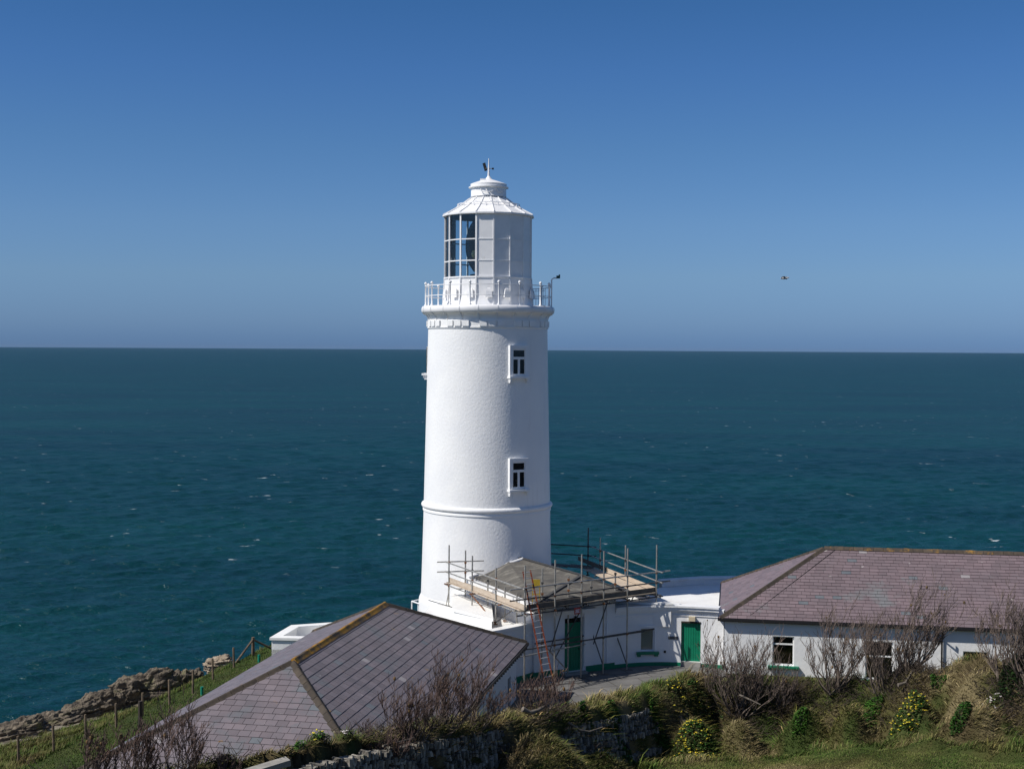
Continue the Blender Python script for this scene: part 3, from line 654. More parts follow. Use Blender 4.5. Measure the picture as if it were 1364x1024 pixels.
# optic
zo = (zg0 + zg1) / 2; op = MB(); prof = []
for i in range(41):
    t = i / 40; z_ = zg0 + .32 + t * (zg1 - zg0 - .45); e_ = 1.16 * math.sqrt(max(0, 1 - ((z_ - zo - .1) / 1.72) ** 2)) ; prof.append((e_ - (.035 if i % 2 else 0), z_))
op.lathe(ctr(), prof, 40); opt = op.build('lens', OPTIC, LH, 20)
op = MB()
for k in range(8):
    n, x = tower_dir(R(10 + 45 * k)); op.tube([Vector((TX, TY, z_)) + n * (r_ + .01) for r_, z_ in prof[::4]], .03, 5)
op.lathe(ctr(), [(.5, zg0 - .02), (.95, zg0 + .02), (.95, zg0 + .18), (.7, zg0 + .22), (.6, zg0 + .36)], 32); op.build('lens_frame', OPTICB, opt, 40)
n, x = tower_dir(R(-42)); MB().ball(Vector((TX, TY, zo - .38)) + n * 1.06, .15, 8, 1.5).build('lamp', BULB, opt, 60)
# lantern roof
er = 61.2 / PXM; zt = tz(267); rf = MB()
loft16(rf, [(RL - .08, zg1), (er - .02, zg1 - .0), (er, zg1 + .02), (er, zg1 + .09), (er - .05, zg1 + .11), (er - .62, zg1 + .42), (er - 1.10, zg1 + .74), (.98, zt + .02)])
roof = rf.build('lantern_roof', WPAINT, LH)
rbs = MB()
for k in range(NS):
    d_ = vdir(k); pr = [(er - .03, zg1 + .12), (er - .62, zg1 + .435), (er - 1.10, zg1 + .755), (.98, zt + .04)]
    for (r0, z0_), (r1, z1_) in zip(pr, pr[1:]): rbs.beam(Vector((TX, TY, z0_)) + d_ * r0, Vector((TX, TY, z1_)) + d_ * r1, .05, .05, Vector((0, 0, 1)))
rbs.build('roof_rib', WPAINT, roof)
rg = MB(); rr_ = er - .78; zr = zg1 + .66
rg.tube([(TX + rr_ * math.sin(R(a)), TY - rr_ * math.cos(R(a)), zr) for a in range(0, 361, 8)], .022, 5, False)
for k in range(NS):
    n, x = tower_dir(R(V0 + 11 + 22.5 * k)); rg.tube([Vector((TX, TY, zr)) + n * rr_, Vector((TX, TY, zr - .16)) + n * (rr_ + .02)], .02, 5)
for th in (-26, 8):
    n, x = tower_dir(R(th)); c = Vector((TX, TY, zg1 + .86)) + n * (er - 1.12); rg.tube([c - x * .16, c - x * .15 + n * .09, c + x * .15 + n * .09, c + x * .16], .018, 5)
rg.build('hand_ring', WPAINT, roof, 60)
dz0, dz1 = tz(266.5), tz(247.5); dr_ = 23.4 / PXM
dm = MB().lathe(ctr(), [(.90, dz0 - .05), (.82, dz0 - .02), (.82, dz0 + .05), (dr_, dz0 + .055), (dr_ + .02, dz0 + .1), (dr_, dz0 + .13), (dr_, dz1 - .22), (dr_ + .12, dz1 - .20), (dr_ + .12, dz1 - .15), (dr_ + .02, dz1 - .13), (dr_ + .03, dz1), (dr_ - .03, dz1 + .03), (.55, dz1 + .15), (.2, dz1 + .26), (.16, dz1 + .3), (.06, dz1 + .44)], 48).build('vent_drum', WPAINT, roof, 35)
hd = MB(); c = Vector((TX, TY, (dz0 + dz1) / 2 - .02))
for th in (-14, 3, 40):
    n, x = tower_dir(R(th)); q = c + n * dr_; hd.tube([q - x * .17 + Vector((0, 0, .1)), q - x * .15 + n * .08 - Vector((0, 0, .05)), q + n * .09 - Vector((0, 0, .09)), q + x * .15 + n * .08 - Vector((0, 0, .05)), q + x * .17 + Vector((0, 0, .1))], .02, 5)
hd.box(Vector((TX - .3, TY - .25, dz1 + .2)), .28, .2, .12)
hd.build('drum_handle', WPAINT, dm, 60)
wv = MB().tube([(TX, TY, dz1 + .3), (TX, TY, dz1 + .75), (TX, TY, tz(213))], [.07, .045, .018], 8).build('weather_vane', WPAINT, roof, 60)
za = tz(226.5); MB().tube([(TX - .20, TY + .1, za + .02), (TX + .22, TY - .12, za - .01)], .018, 6).box((TX - .20, TY + .1, za + .10), .15, .03, .42, (Vector((.94, -.2, .28)).normalized(), Vector((.2, .98, 0)), Vector((-.28, 0, .96)))).box((TX + .22, TY - .12, za - .02), .1, .05, .09).build('vane_arrow', BLACKM, wv)

# ------------------------------------------------------------------ slate cottages
def hip_cottage(name, C, label, width_dir, length_dir, w_, L_, ze, zr, e0, e1, mats, course, sw, ridge_r, ridge_mats, ground_z, wall_in, slate_t=.022):
    """C: front-left eave corner in plan; length_dir along the eave, width_dir across; e0/e1 hip lengths at both ends; 2*w_ = width"""
    u, v = Vector((*length_dir, 0)).normalized(), Vector((*width_dir, 0)).normalized(); C = Vector((C[0], C[1], 0))
    P = lambda a, b, z: C + u * a + v * b + Vector((0, 0, z))
    A0, A1 = P(e0, w_, zr), P(L_ - e1, w_, zr); c00, c10, c11, c01 = P(0, 0, ze), P(L_, 0, ze), P(L_, 2 * w_, ze), P(0, 2 * w_, ze)
    root = thing(name, tuple(P(L_ / 2, w_, ground_z)), label, 'cottage')
    bag = slate_bag(); dirs = []
    for i, (fc, ev) in enumerate((([c00, c10, A1, A0], (0, 1)), ([c10, c11, A1], (0, 1)), ([c11, c01, A0, A1], (0, 1)), ([c01, c00, A0], (0, 1)))):
        dirs.append(slates(fc, ev, course, sw, bag=bag, seed=i + 3, thick=slate_t))
    rf_ = bag[0].base; rf_.add([c00, c10, c11, c01], [(3, 2, 1, 0)])
    roof_ = rf_.build('roof', SLATE_DARK, root)
    bag[0].build('slate_tiles', mats, roof_)
    for q in bag[1]: q.build('grey_slate', SLATE_GREY, roof_)
    for q in bag[2]: q.build('pale_slate', SLATE_PALE, roof_)
    ridge_tiles(A0, A1, ridge_r, ridge_r * .62, .46).build('ridge_tiles', ridge_mats[0], roof_)
    for p, q in ((c00, A0), (c10, A1), (c11, A1), (c01, A0)):
        d_ = (q - p).normalized(); ridge_tiles(p - d_ * .02, q - d_ * .05, ridge_r * .95, ridge_r * .5, .46, lift=.012).build('hip_tiles', ridge_mats[1], roof_)
    g_ = MB()
    for p, q in ((c00, c10), (c10, c11), (c11, c01), (c01, c00)):
        d_ = (q - p).normalized(); nn = Vector((d_.y, -d_.x, 0)); up_ = Vector((0, 0, 1))
        g_.beam(p + nn * .055 - up_ * .085 - d_ * .1, q + nn * .055 - up_ * .085 + d_ * .1, .11, .10); g_.beam(p - nn * .03 - up_ * .10, q - nn * .03 - up_ * .10, .03, .16)
    g_.build('gutter', GUTTER, root)
    i_ = wall_in; W4 = [P(i_, i_, 0), P(L_ - i_, i_, 0), P(L_ - i_, 2 * w_ - i_, 0), P(i_, 2 * w_ - i_, 0)]
    pth = Path2(W4 + [W4[0]])
    return root, pth, P, (u, v), roof_
# the cottage nearest the camera
uL, vL = (.205, .979), (.979, -.205)
Cl = (.67 - .979 * 9.6, 57.2 + .205 * 9.6)     # far corner on the seaward side
Ln = 4.9 + 10.1 + 5.6
rootL, pathL, PL, _, roofL = hip_cottage('slate_cottage', (0.67 - .205 * Ln, 57.2 - .979 * Ln), 'white cottage under a hipped purple slate roof with orange lichen along its ridge', (-.979, .205), (.205, .979), 4.8, Ln, 2.4, 4.74, 5.6, 4.9,
    SLATE_A, .285, .36, .17, (RIDGE_L, RIDGE), -.4, .35, .015)
# path runs: near-right corner -> far-right corner -> ...; outside must lie on the right of the direction
Lr = pathL.s[1]
hl = [(Lr - 1.75, Lr - 1.15, -.1, 1.30), (Lr - 4.6, Lr - 3.9, .2, 1.0), (Lr - 8.4, Lr - 7.5, .3, 1.3)]
wall(pathL, -.5, 2.36, hl).build('wall', WHITE, rootL)
DOORG = mat('grey_shutter_paint', (.20, .20, .205), (.16, .16, .165), .6, 6)
for h in hl:
    q, dr2, n2 = pathL.pt((h[0] + h[1]) / 2, -.1); MB().box((q.x, q.y, (h[2] + h[3]) / 2), h[1] - h[0], .05, h[3] - h[2], (Vector((dr2.x, dr2.y, 0)), Vector((n2.x, n2.y, 0)), Vector((0, 0, 1)))).build('shutter', DOORG, rootL)
ej = MB(); e0v, e1v = PL(0, 0, 2.4), PL(Ln, 0, 2.4); dvv = (e1v - e0v).normalized()
for k in range(int((e1v - e0v).length / .38)): ej.box(e0v + dvv * (.2 + .38 * k) + Vector((.06, 0, -.17)), .07, .16, .10)
ej.build('gutter_bracket', GUTTER, rootL)

# the cottage on the right
uR = Vector((13.1, -2.2)).normalized(); vR = Vector((2.2, 13.1)).normalized()
rootR, pathR, PR, _, roofR = hip_cottage('slate_cottage', tuple((Vector((9.95, 62.35)) - uR * .15 - vR * .2)), 'long white cottage under a plum slate hipped roof behind the bare shrubs', tuple(vR), tuple(uR), 4.75, 19.4, 2.52, 5.22, 5.0, 5.0,
    SLATE_B, .235, .42, .16, (RIDGE_M, RIDGE), -.6, .20)
def sR(px):    # position along the front wall for a photo column
    best = min(((abs(atp.x - pathR.pt(t)[0].x), t) for t in np.arange(0, pathR.s[1], .02) for atp in [at(px, 860, pathR.pt(t)[0].y)]), key=lambda q: q[0]); return best[1]
wins = [(1029, 1058, .36, 1.72), (1153, 1190, -.1, 1.66), (1283, 1318, .2, 1.38)]
hr = [(sR(a), sR(b), c, d) for a, b, c, d in wins]
wall(pathR, -.9, 2.47, hr, depth=.16).build('wall', WHITE, rootR)
for i, h in enumerate(hr):
    fr, C_, X_, N_, W_, H_ = sash(pathR, h, rootR, .15, transom=.72 if i == 0 else .6)
    MB().box(C_ - Vector((0, 0, H_ / 2 + .05)) + N_ * .13, W_ + .42, .36, .09, (X_, N_, Vector((0, 0, 1)))).box(C_ - Vector((0, 0, H_ / 2 + .13)) + N_ * .14 - X_ * (W_ / 2 + .1), .14, .24, .09, (X_, N_, Vector((0, 0, 1)))).box(C_ - Vector((0, 0, H_ / 2 + .13)) + N_ * .14 + X_ * (W_ / 2 + .1), .14, .24, .09, (X_, N_, Vector((0, 0, 1)))).build('sill', GREEN, fr)
for px in (1254,):
    q, _, n2 = pathR.pt(sR(px), .09); q0, _, _ = pathR.pt(sR(px), .42); MB().tube([(q0.x, q0.y, 2.38), (q0.x, q0.y, 2.2), (q.x, q.y, 1.95), (q.x, q.y, -.6)], .042, 8).build('downpipe', GUTTER, rootR, 50)
# lightning tape down the hip face
pa, pb = PR(5.2, 4.7, 5.25), PR(.95, .12, 2.64); MB().tube([pa + Vector((.35, -.1, -.05)), pb + Vector((.45, .0, 0)), PR(.95, -.03, 2.35)], .018, 5).build('cable', GUTTER, roofR)

# ------------------------------------------------------------------ entrance building at the tower foot
Zv = Vector((0, 0, 1))
Nw, Rw = Vector((1.05, 60.4)), Vector((4.85, 62.5)); dE = (Rw - Nw).normalized(); bE = Vector((-dE.y, dE.x)); LE = (Rw - Nw).length
EB = thing('entrance_building', (*((Nw + Rw) / 2), 0), 'small white building with a grey felt roof and a tall green door inside the scaffolding', 'building')
pE = Path2([Nw + bE * 8.2, Nw, Rw, Rw + bE * 8.2]); sF = 8.2
dw = 1.02; dc = 1.62; dh = (sF + dc, sF + dc + dw, .14, 2.62)
wall(pE, -.3, 3.5, [dh], .22).build('wall', WHITE, EB)
band(pE, sF - 3, dh[0] - .16, -.1, .32, 0, .03).build('green_plinth', GREEN, EB); band(pE, dh[1] + .16, sF + LE + 3, -.1, .32, 0, .03).build('green_plinth', GREEN, EB)
band(pE, .5, sF + LE + 6, 3.12, 3.2, 0, .05).build('string_course', WHITE, EB)
pil = MB()
for a, b in ((sF + .004, sF + .5), (sF + dc - .55, sF + dc - .02), (sF + dc + dw + .02, sF + dc + dw + .5), (sF + LE - .45, sF + LE - .004)): band(pE, a, b, .33, 3.1, 0, .07, pil)
pil.build('pilasters', WHITE, EB)
band(pE, dh[0] - .55, dh[1] + .55, 2.95, 3.05, .002, .34, band(pE, dh[0] - .45, dh[1] + .45, 2.84, 2.95, .002, .22)).build('door_hood', WHITE, EB)
def door(path, hole, parent, depth, boards, fan=0.0, knob=True):
    a, b, c, d = hole; q, dr2, n2 = path.pt((a + b) / 2, -depth + .035); A = (Vector((dr2.x, dr2.y, 0)), Vector((n2.x, n2.y, 0)), Zv); W_, d1 = b - a, d - fan; mb = MB(); k = boards; bwid = W_ / k
    for i in range(k): mb.box(Vector((q.x, q.y, (c + d1) / 2)) + A[0] * ((i + .5) * bwid - W_ / 2), bwid - .012, .05, d1 - c, A)
    mb.box(Vector((q.x, q.y, (c + d1) / 2)) - A[1] * .02, W_, .03, d1 - c - .01, A)
    o = mb.build('door', GREEN, parent)
    if fan:
        MB().box(Vector((q.x, q.y, d1 + fan / 2)), W_, .02, fan, A).build('fanlight', WGLASS_T, parent); MB().box(Vector((q.x, q.y, d1 + .02)) + A[1] * .01, W_, .07, .05, A).build('transom', GREEN, parent)
    if knob: MB().ball(Vector((q.x, q.y, (c + d1) / 2 - .1)) + A[1] * .06 + A[0] * (W_ * .36), .035, 6).build('handle', BLACKM, o)
    return o
door(pE, dh, EB, .22, 7, .30)
q, dr2, n2 = pE.pt(dh[0] + dw / 2, -.05); MB().ball((q.x + .1, q.y, 2.52), .1, 6).box((q.x + .1, q.y + .03, 2.64), .1, .2, .12).build('bulkhead_lamp', BLACKM, EB, 60)
band(pE, dh[0] - .1, dh[1] + .1, -.1, .13, -.2, .30).build('doorstep', CONC, EB)
# shallow felt roof running back to the tower
zeE, zrE = 3.62, 4.50
fN, fR = Vector((1.22, 59.95, zeE)), Vector((5.34, 62.9, zeE)); bR = Vector((-.44, .90, 0)).normalized()
fL, fB = fN + Vector((-3.12, 6.85, 0)) * 1.12, fR + bR * 9.0
Hp = at(775, 766, 63.7); apx = at(697, 744, 66.9); apx = apx + (apx - Hp) * .35
def slab(mb, pts, t=.11):
    n_ = len(pts); return mb.add([p for p in pts] + [p - Zv * t for p in pts], [tuple(range(n_)), tuple(reversed(range(n_, 2 * n_)))] + [(i, n_ + i, n_ + (i + 1) % n_, (i + 1) % n_) for i in range(n_)])
rE = MB(); slab(rE, [fL, fN, Hp, apx]); slab(rE, [fN, fR, Hp]); slab(rE, [fR, fB, apx, Hp])
rE = rE.build('roof', FELT, EB)
rb_ = MB()
for p, q in ((fN, Hp), (fR, Hp), (Hp, apx)): rb_.beam(p + Zv * .02, q + Zv * .02, .16, .045)
rb_.build('hip_flashing', mat('dark_felt_strip', (.045, .045, .046), (.06, .06, .06), .85, 5), rE)
lead_ = MB(); pts = []
for t in np.linspace(0, 1, 9):
    p = fL + (fN - fL) * .0 + (apx - fL) * t; k = Vector((p.x - TX, p.y - TY)); r_ = float(rb(770)) + .05; k.normalize()
    pts.append(p)
tl, tr_ = at(628, 768, 66.7), at(697, 744.5, 66.95)
fl_ = [tl + (tr_ - tl) * t for t in np.linspace(-.05, 1.0, 9)]; lead_.tube([p + Zv * .04 + Vector((0, -.05 + .35 * math.sin(t * math.pi) * 0, 0)) for p, t in zip(fl_, np.linspace(0, 1, 9))], .07, 6)
lead_.build('flashing', WPAINT, rE, 60)
fas = MB()
for p, q in ((fL, fN), (fN, fR), (fR, fB)): fas.beam(p - Zv * .19, q - Zv * .19, .05, .16)
fas.build('fascia', mat('grey_white_fascia', (.42, .42, .44), (.34, .34, .36), .6, 4), EB)

# ------------------------------------------------------------------ curved link to the right-hand cottage
cp = []
for t in np.linspace(0, 1, 15):
    p = Rw * (1 - t) ** 2 + Vector((6.9, 63.75)) * 2 * t * (1 - t) + Vector((10.0, 62.55)) * t * t; cp.append(p)
pC = Path2(cp)
CLK = thing('curved_building', (7.5, 63.5, 0), 'low white curved building with a green boarded door, between scaffolding and long cottage', 'building')
def sC(px):
    return min(((abs(at(px, 860, pC.pt(t)[0].y).x - pC.pt(t)[0].x), t) for t in np.arange(0, pC.s[-1], .01)), key=lambda q: q[0])[1]
wC = (sC(853), sC(871.5), .72, 1.82); dC = (sC(907), sC(933.2), .26, 2.16)
WALLTOP = 2.78
wall(pC, -.3, WALLTOP, [wC, dC], .16).build('wall', WHITE, CLK)
band(pC, .02, dC[0] - .02, -.1, .20, .0, .025).build('green_plinth', GREEN, CLK); band(pC, dC[1] + .02, pC.s[-1], -.1, .20, .0, .025).build('green_plinth', GREEN, CLK)
band(pC, .02, pC.s[-1], 2.42, 2.47, 0, .04).build('string_course', WHITE, CLK)
cor = band(pC, .02, pC.s[-1] - .2, 2.70, 2.84, -.3, .16); band(pC, .02, pC.s[-1] - .2, 2.84, 2.92, -.3, .22, cor); band(pC, .02, pC.s[-1] - .2, 2.60, 2.70, 0, .08, cor); cor.build('cornice', WHITE, CLK)
dr_o = door(pC, dC, CLK, .14, 8); MB().box(Vector((*pC.pt((dC[0] + dC[1]) / 2, -.05)[0], .13)), dC[1] - dC[0], .35, .25, (Vector((*pC.pt((dC[0] + dC[1]) / 2)[1], 0)), Vector((*pC.pt((dC[0] + dC[1]) / 2)[2], 0)), Zv)).build('doorstep', CONC, CLK)
q, dr2, n2 = pC.pt((dC[0] + dC[1]) / 2, -.02); MB().box((q.x, q.y, dC[3] - .03), dC[1] - dC[0], .12, .07, (Vector((*dr2, 0)), Vector((*n2, 0)), Zv)).build('door_lintel', TIMBERD, CLK)
fr, C_, X_, N_, W_, H_ = sash(pC, wC, CLK, .15, blind=True)
sr = MB()
for sg in (-1, 1): sr.box(C_ + X_ * sg * (W_ / 2 + .07) + N_ * .135, .14, .06, H_ + .28, (X_, N_, Zv))
sr.box(C_ + Zv * (H_ / 2 + .07) + N_ * .136, W_ - .002, .06, .14, (X_, N_, Zv)); sr.build('window_surround', WHITE, fr)
MB().box(C_ - Zv * (H_ / 2 + .07) + N_ * .16, W_ + .40, .24, .12, (X_, N_, Zv)).box(C_ - Zv * (H_ / 2 + .18) + N_ * .16 - X_ * (W_ / 2 + .08), .17, .16, .10, (X_, N_, Zv)).box(C_ - Zv * (H_ / 2 + .18) + N_ * .16 + X_ * (W_ / 2 + .08), .17, .16, .10, (X_, N_, Zv)).build('sill', GREEN, fr)
def on_wall(path, s_, z_, sx_, sy_, sz_, name, m_, parent):
    q, dr2, n2 = path.pt(s_, sy_ / 2); return MB().box((q.x, q.y, z_), sx_, sy_, sz_, (Vector((*dr2, 0)), Vector((*n2, 0)), Zv)).build(name, m_, parent)
on_wall(pC, sC(896.5), 1.36, .46, .03, .14, 'wall_plaque', PLAQ, CLK)
on_wall(pC, sC(885.5), .70, .10, .06, .10, 'outlet_box', BLACKM, CLK)
on_wall(pC, sC(921.5), 2.31, .30, .17, .20, 'door_lamp', CREAM, CLK)
# flat roof, its raised parapet at the back and the block beside the felt roof
z_r = 2.0
rim_f = [pC.pt(t, -.25)[0] for t in np.linspace(0, pC.s[-1], 9)]
bk_l, bk_m, bk_r = at(884, 778, 73.0), at(938, 769.5, 74.0), at(985, 769.5, 74.2)
poly = [(p.x, p.y) for p in rim_f] + [(11.6, 64.0), (bk_r.x + .2, bk_r.y), (bk_m.x, bk_m.y), (bk_l.x, bk_l.y), (5.0, 69.5)]
MB().prism(poly, 1.8, z_r).build('flat_roof', WROOF, CLK)
zp = 3.02; pb_ = Path2([(bk_l.x - .1, bk_l.y), (bk_m.x, bk_m.y), (bk_r.x + .3, bk_r.y)])
pr_ = wall(pb_, z_r - .4, bk_m.z - .06, thick=.35); band(pb_, 0, pb_.s[-1], bk_m.z - .06, bk_m.z + .03, -.42, .07, pr_)
pr_.build('parapet', WROOF, CLK)
kb = atz(894, 803, 3.03); kl = Rw + dE * .3 + bE * .8; A_ = [(kl.x - .2, kl.y + .1), (kb.x, kb.y), (kb.x - 1.35, kb.y + 4.4), (kl.x - 1.8, kl.y + 4.4)]
MB().prism(A_, z_r - .1, 2.95).prism([(p[0] + (.1 if i in (1, 2) else -.0), p[1] - (.1 if i in (0, 1) else 0)) for i, p in enumerate(A_)], 2.95, 3.03).build('roof_block', WROOF, CLK)

# ------------------------------------------------------------------ curved link on the near side of the tower
C0 = atz(612, 862, 2.5); pK = Path2([(-2.4, 57.4), (-1.5, 58.0), (-.55, 58.75), (.3, 59.6), (Nw.x - .02, Nw.y + .12)])
LK = thing('curved_building', (-1.5, 60.5, 0), 'low white flat roofed building between the tower foot and the near slate cottage', 'building')
wall(pK, -.3, 2.5).build('wall', WHITE, LK)
band(pK, 0, pK.s[-1], -.1, .32, 0, .03).build('green_plinth', GREEN, LK)
band(pK, 0, pK.s[-1], 1.98, 2.03, 0, .04).build('string_course', WHITE, LK)
band(pK, 0, pK.s[-1], 2.5, 2.62, -.34, .10).build('coping', WROOF, LK)
MB().prism([(-2.4, 57.7), (-1.6, 58.25), (-.6, 59.0), (.9, 60.7), (-2.0, 66.4), (-3.9, 66.2), (-4.4, 60.5)], 1.6, 2.30).build('flat_roof', WROOF, LK)
k0, k1 = atz(655, 823.5, 2.78), atz(604, 810, 2.78)
f0, f1 = Vector((k0.x, k0.y)), Vector((k1.x, k1.y)); bdir = Vector((-.42, .907))
blk = [f0, Vector((-1.0, 66.6)), Vector((-3.0, 67.4)), f1]
MB().prism([(p.x, p.y) for p in blk], 1.0, 2.66).prism([(p.x + (.07 if i == 0 else -.05 if i == 3 else 0), p.y - (.08 if i in (0, 3) else 0)) for i, p in enumerate(blk)], 2.66, 2.78).build('raised_roof', WROOF, LK)
cb = MB(); pcab = [at(571, 799, 66.6), at(600, 807.5, 65.4), at(622, 815, 64.2), at(643, 823.5, 61.8)]; cb.tube(pcab, .022, 5); cb.build('cable', GUTTER, LK)
# white basin-roofed outbuilding behind the near cottage
zO = .65; o0 = Vector((-11.74, 65.5)); oq = [o0, Vector((-9.5, 65.35)), Vector((-8.8, 69.3)), Vector((-11.2, 68.4))]
OB = thing('outbuilding', (o0.x + 1.7, o0.y + 2.5, -1.2), 'low white flat roofed outbuilding with a sunken roof, beyond the near cottage by the fence', 'outbuilding')
pO = Path2(oq + [oq[0]])
wall(pO, -2.2, zO - .02, thick=.3).build('wall', WHITE, OB)
band(pO, 0, pO.s[-1], zO - .02, zO + .10, -.42, .08).build('coping', WROOF, OB)
MB().prism([(p.x, p.y) for p in oq], zO - .9, zO - .5).build('flat_roof', WROOF, OB)
# small guard rail on the seaward side of the tower
GRL = thing('guard_rail', (*at(555, 812, 70).xy, .0), 'short white tubular guard rail at the seaward foot of the tower', 'railing')
g_ = MB(); a, b, c = at(548.5, 800.5, 70), at(559.5, 798, 71.5), at(560.5, 804.5, 69.2)
g_.tube([a, b], .035, 6).tube([a, c], .035, 6).build('top_rail', WPAINT, GRL, 60)
for p in (a, (a + c) / 2 + Vector((.1, 0, 0)), b): MB().tube([p, (p.x, p.y, -.3)], .032, 6).build('post', WPAINT, GRL, 60)

# ------------------------------------------------------------------ paving of the court
pv = [atz(px, py, .05) for px, py in ((640, 962), (720, 958), (800, 940), (870, 921), (930, 906), (968, 899))]
pav = MB(); far_ = [Vector((9.9, 63.2, .05)), Vector((4.7, 63.4, .05)), Vector((1.0, 61.2, .05)), Vector((-1.5, 59, .05))]
pav.prism([(p.x, p.y) for p in pv + far_], -.25, .03)
PAVM = mat('paving_slabs', (.185, .18, .172), (.125, .122, .118), .9, .8, 8, .35, 10, .02, stain=[((.15, .145, .14), .6, .52, .70), ((.17, .16, .07), 1.3, .64, .74)])  # slab colour darkened to stand in for shadow over the court
n_ = PAVM.node_tree; bt = n_.nodes.new('ShaderNodeTexBrick'); bt.inputs['Scale'].default_value = 1; bt.inputs['Brick Width'].default_value = 1.5; bt.inputs['Row Height'].default_value = 1.0; bt.inputs['Mortar Size'].default_value = .03
bt.inputs['Color1'].default_value = (1, 1, 1, 1); bt.inputs['Color2'].default_value = (.82, .82, .82, 1); bt.inputs['Mortar'].default_value = (.5, .48, .45, 1)
mp = n_.nodes.new('ShaderNodeMapping'); mp.inputs['Rotation'].default_value = (0, 0, -.35); ge_ = n_.nodes.new('ShaderNodeNewGeometry'); n_.links.new(ge_.outputs['Position'], mp.inputs[0]); n_.links.new(mp.outputs[0], bt.inputs[0])
bs_ = n_.nodes['Principled BSDF']; lk = bs_.inputs['Base Color'].links[0]; mm_ = n_.nodes.new('ShaderNodeMix'); mm_.data_type = 'RGBA'; mm_.blend_type = 'MULTIPLY'; mm_.inputs[0].default_value = 1
n_.links.new(lk.from_socket, mm_.inputs[6]); n_.links.new(bt.outputs[0], mm_.inputs[7]); n_.links.new(mm_.outputs[2], bs_.inputs['Base Color'])
tag(pav.build('pavement', PAVM), kind='structure')

# ------------------------------------------------------------------ scaffold round the entrance building
ZP = 3.42
S1, S2, S3, S4 = Vector((-3.1, 65.9, 0)), Vector((.55, 58.75, 0)), Vector((6.95, 63.3, 0)), Vector((4.25, 71.0, 0))
SC = thing('scaffold', ((S2.x + S3.x) / 2, (S2.y + S3.y) / 2, 0), 'tube scaffold with board walkways wrapped round the felt roofed entrance building', 'scaffold')
def inw(p, t):   # a point pulled toward the middle of the platform
    c = Vector((2.2, 64.5, 0)); return p + (c - p).normalized() * t
sides = [(S1, S2), (S2, S3), (S3, S4)]
def wline(px, Y): v = at(px, 850, Y); return Vector((v.x, v.y, 0))
def yof(px, a, b):
    best = None
    for t in np.linspace(-.05, 1.05, 400):
        p = a + (b - a) * t; q = abs(682 + (p.x / p.y) * FPX - px)
        if best is None or q < best[0]: best = (q, p)
    return best[1].copy()
std = []
for px, zb_, zt_, sd_ in ((701, .03, 5.45, (S2, S3)), (741, .03, 5.55, (S2, S3)), (776.6, .03, 5.68, (S2, S3)), (806, .03, 5.72, (S2, S3)), (838, .03, 5.72, (S2, S3)), (876.5, .03, 5.75, (S2, S3)),
                         (599, 1.9, 5.3, (S1, S2)), (630, 2.35, 5.15, (S1, S2)), (662, 2.35, 4.95, (S1, S2)), (801, 2.9, 5.15, (S3, S4)), (835, 2.9, 5.2, (S3, S4)), (764.5, 2.9, 5.45, (S3, S4)), (745, 2.9, 4.9, (S3, S4))):
    p = yof(px, *sd_); std.append((p, zb_, zt_))
ia, ib = inw(S2, 1.05), inw(S3, 1.05); ja = inw(S1, .95)
inner = []
for px, zb_, zt_ in ((724, .03, 5.1), (759, .03, 4.6), (789.6, .03, 4.3), (821.6, .03, 4.5)): inner.append((yof(px, ia, ib), zb_, zt_))
for px, zb_, zt_ in ((621, 2.4, 5.05), (651, 2.35, 4.0), (674, 2.35, 3.9), (690, 2.35, 3.8)): inner.append((yof(px, ja, ia), zb_, zt_))
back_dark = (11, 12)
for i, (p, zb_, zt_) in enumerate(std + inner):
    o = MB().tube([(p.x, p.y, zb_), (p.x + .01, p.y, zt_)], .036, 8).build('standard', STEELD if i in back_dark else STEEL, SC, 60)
    bp_ = MB().box((p.x, p.y, zb_ + .01), .18, .18, .02)
    if zb_ < .1: bp_.box((p.x, p.y, zb_ - .015), .55, .26, .045)
    bp_.build('base_plate', BOARDG if zb_ < .1 else RUST, o)
    for z_ in (ZP - .13, ZP + .53, ZP + 1.02, 1.72):
        if zb_ < z_ < zt_ and not (z_ < 2 and 5 < i < 13): MB().box((p.x, p.y, z_), .09, .10, .10).box((p.x + .05, p.y - .04, z_ + .01), .05, .04, .05).build('coupler', RUST if (i * 5 + int(z_ * 7)) % 3 else STEELD, o)
def led(a, b, z0_, z1_=None, ext=.35, m_=STEEL, name='ledger'):
    d_ = (b - a).normalized(); p = a - d_ * ext; q = b + d_ * ext; return MB().tube([(p.x, p.y, z0_), (q.x, q.y, z1_ if z1_ is not None else z0_)], .033, 7).build(name, m_, SC, 60)
o_ = lambda v, x, y: v + Vector((x, y, 0))
for z_ in (ZP + .53, ZP + 1.02):
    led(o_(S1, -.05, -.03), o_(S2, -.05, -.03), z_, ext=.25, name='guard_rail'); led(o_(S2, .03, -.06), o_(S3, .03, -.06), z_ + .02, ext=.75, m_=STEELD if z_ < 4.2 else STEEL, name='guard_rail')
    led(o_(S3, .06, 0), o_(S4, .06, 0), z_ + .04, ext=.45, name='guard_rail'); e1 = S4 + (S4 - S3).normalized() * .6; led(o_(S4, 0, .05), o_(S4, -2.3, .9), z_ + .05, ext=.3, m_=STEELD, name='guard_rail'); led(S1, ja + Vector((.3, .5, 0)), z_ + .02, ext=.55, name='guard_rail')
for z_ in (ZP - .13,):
    led(S1, S2, z_); led(S2, S3, z_ - .03, m_=STEELD); led(S3, S4, z_); led(ia, ib, z_ - .02, m_=STEELD); led(ja, ia, z_, m_=STEELD)
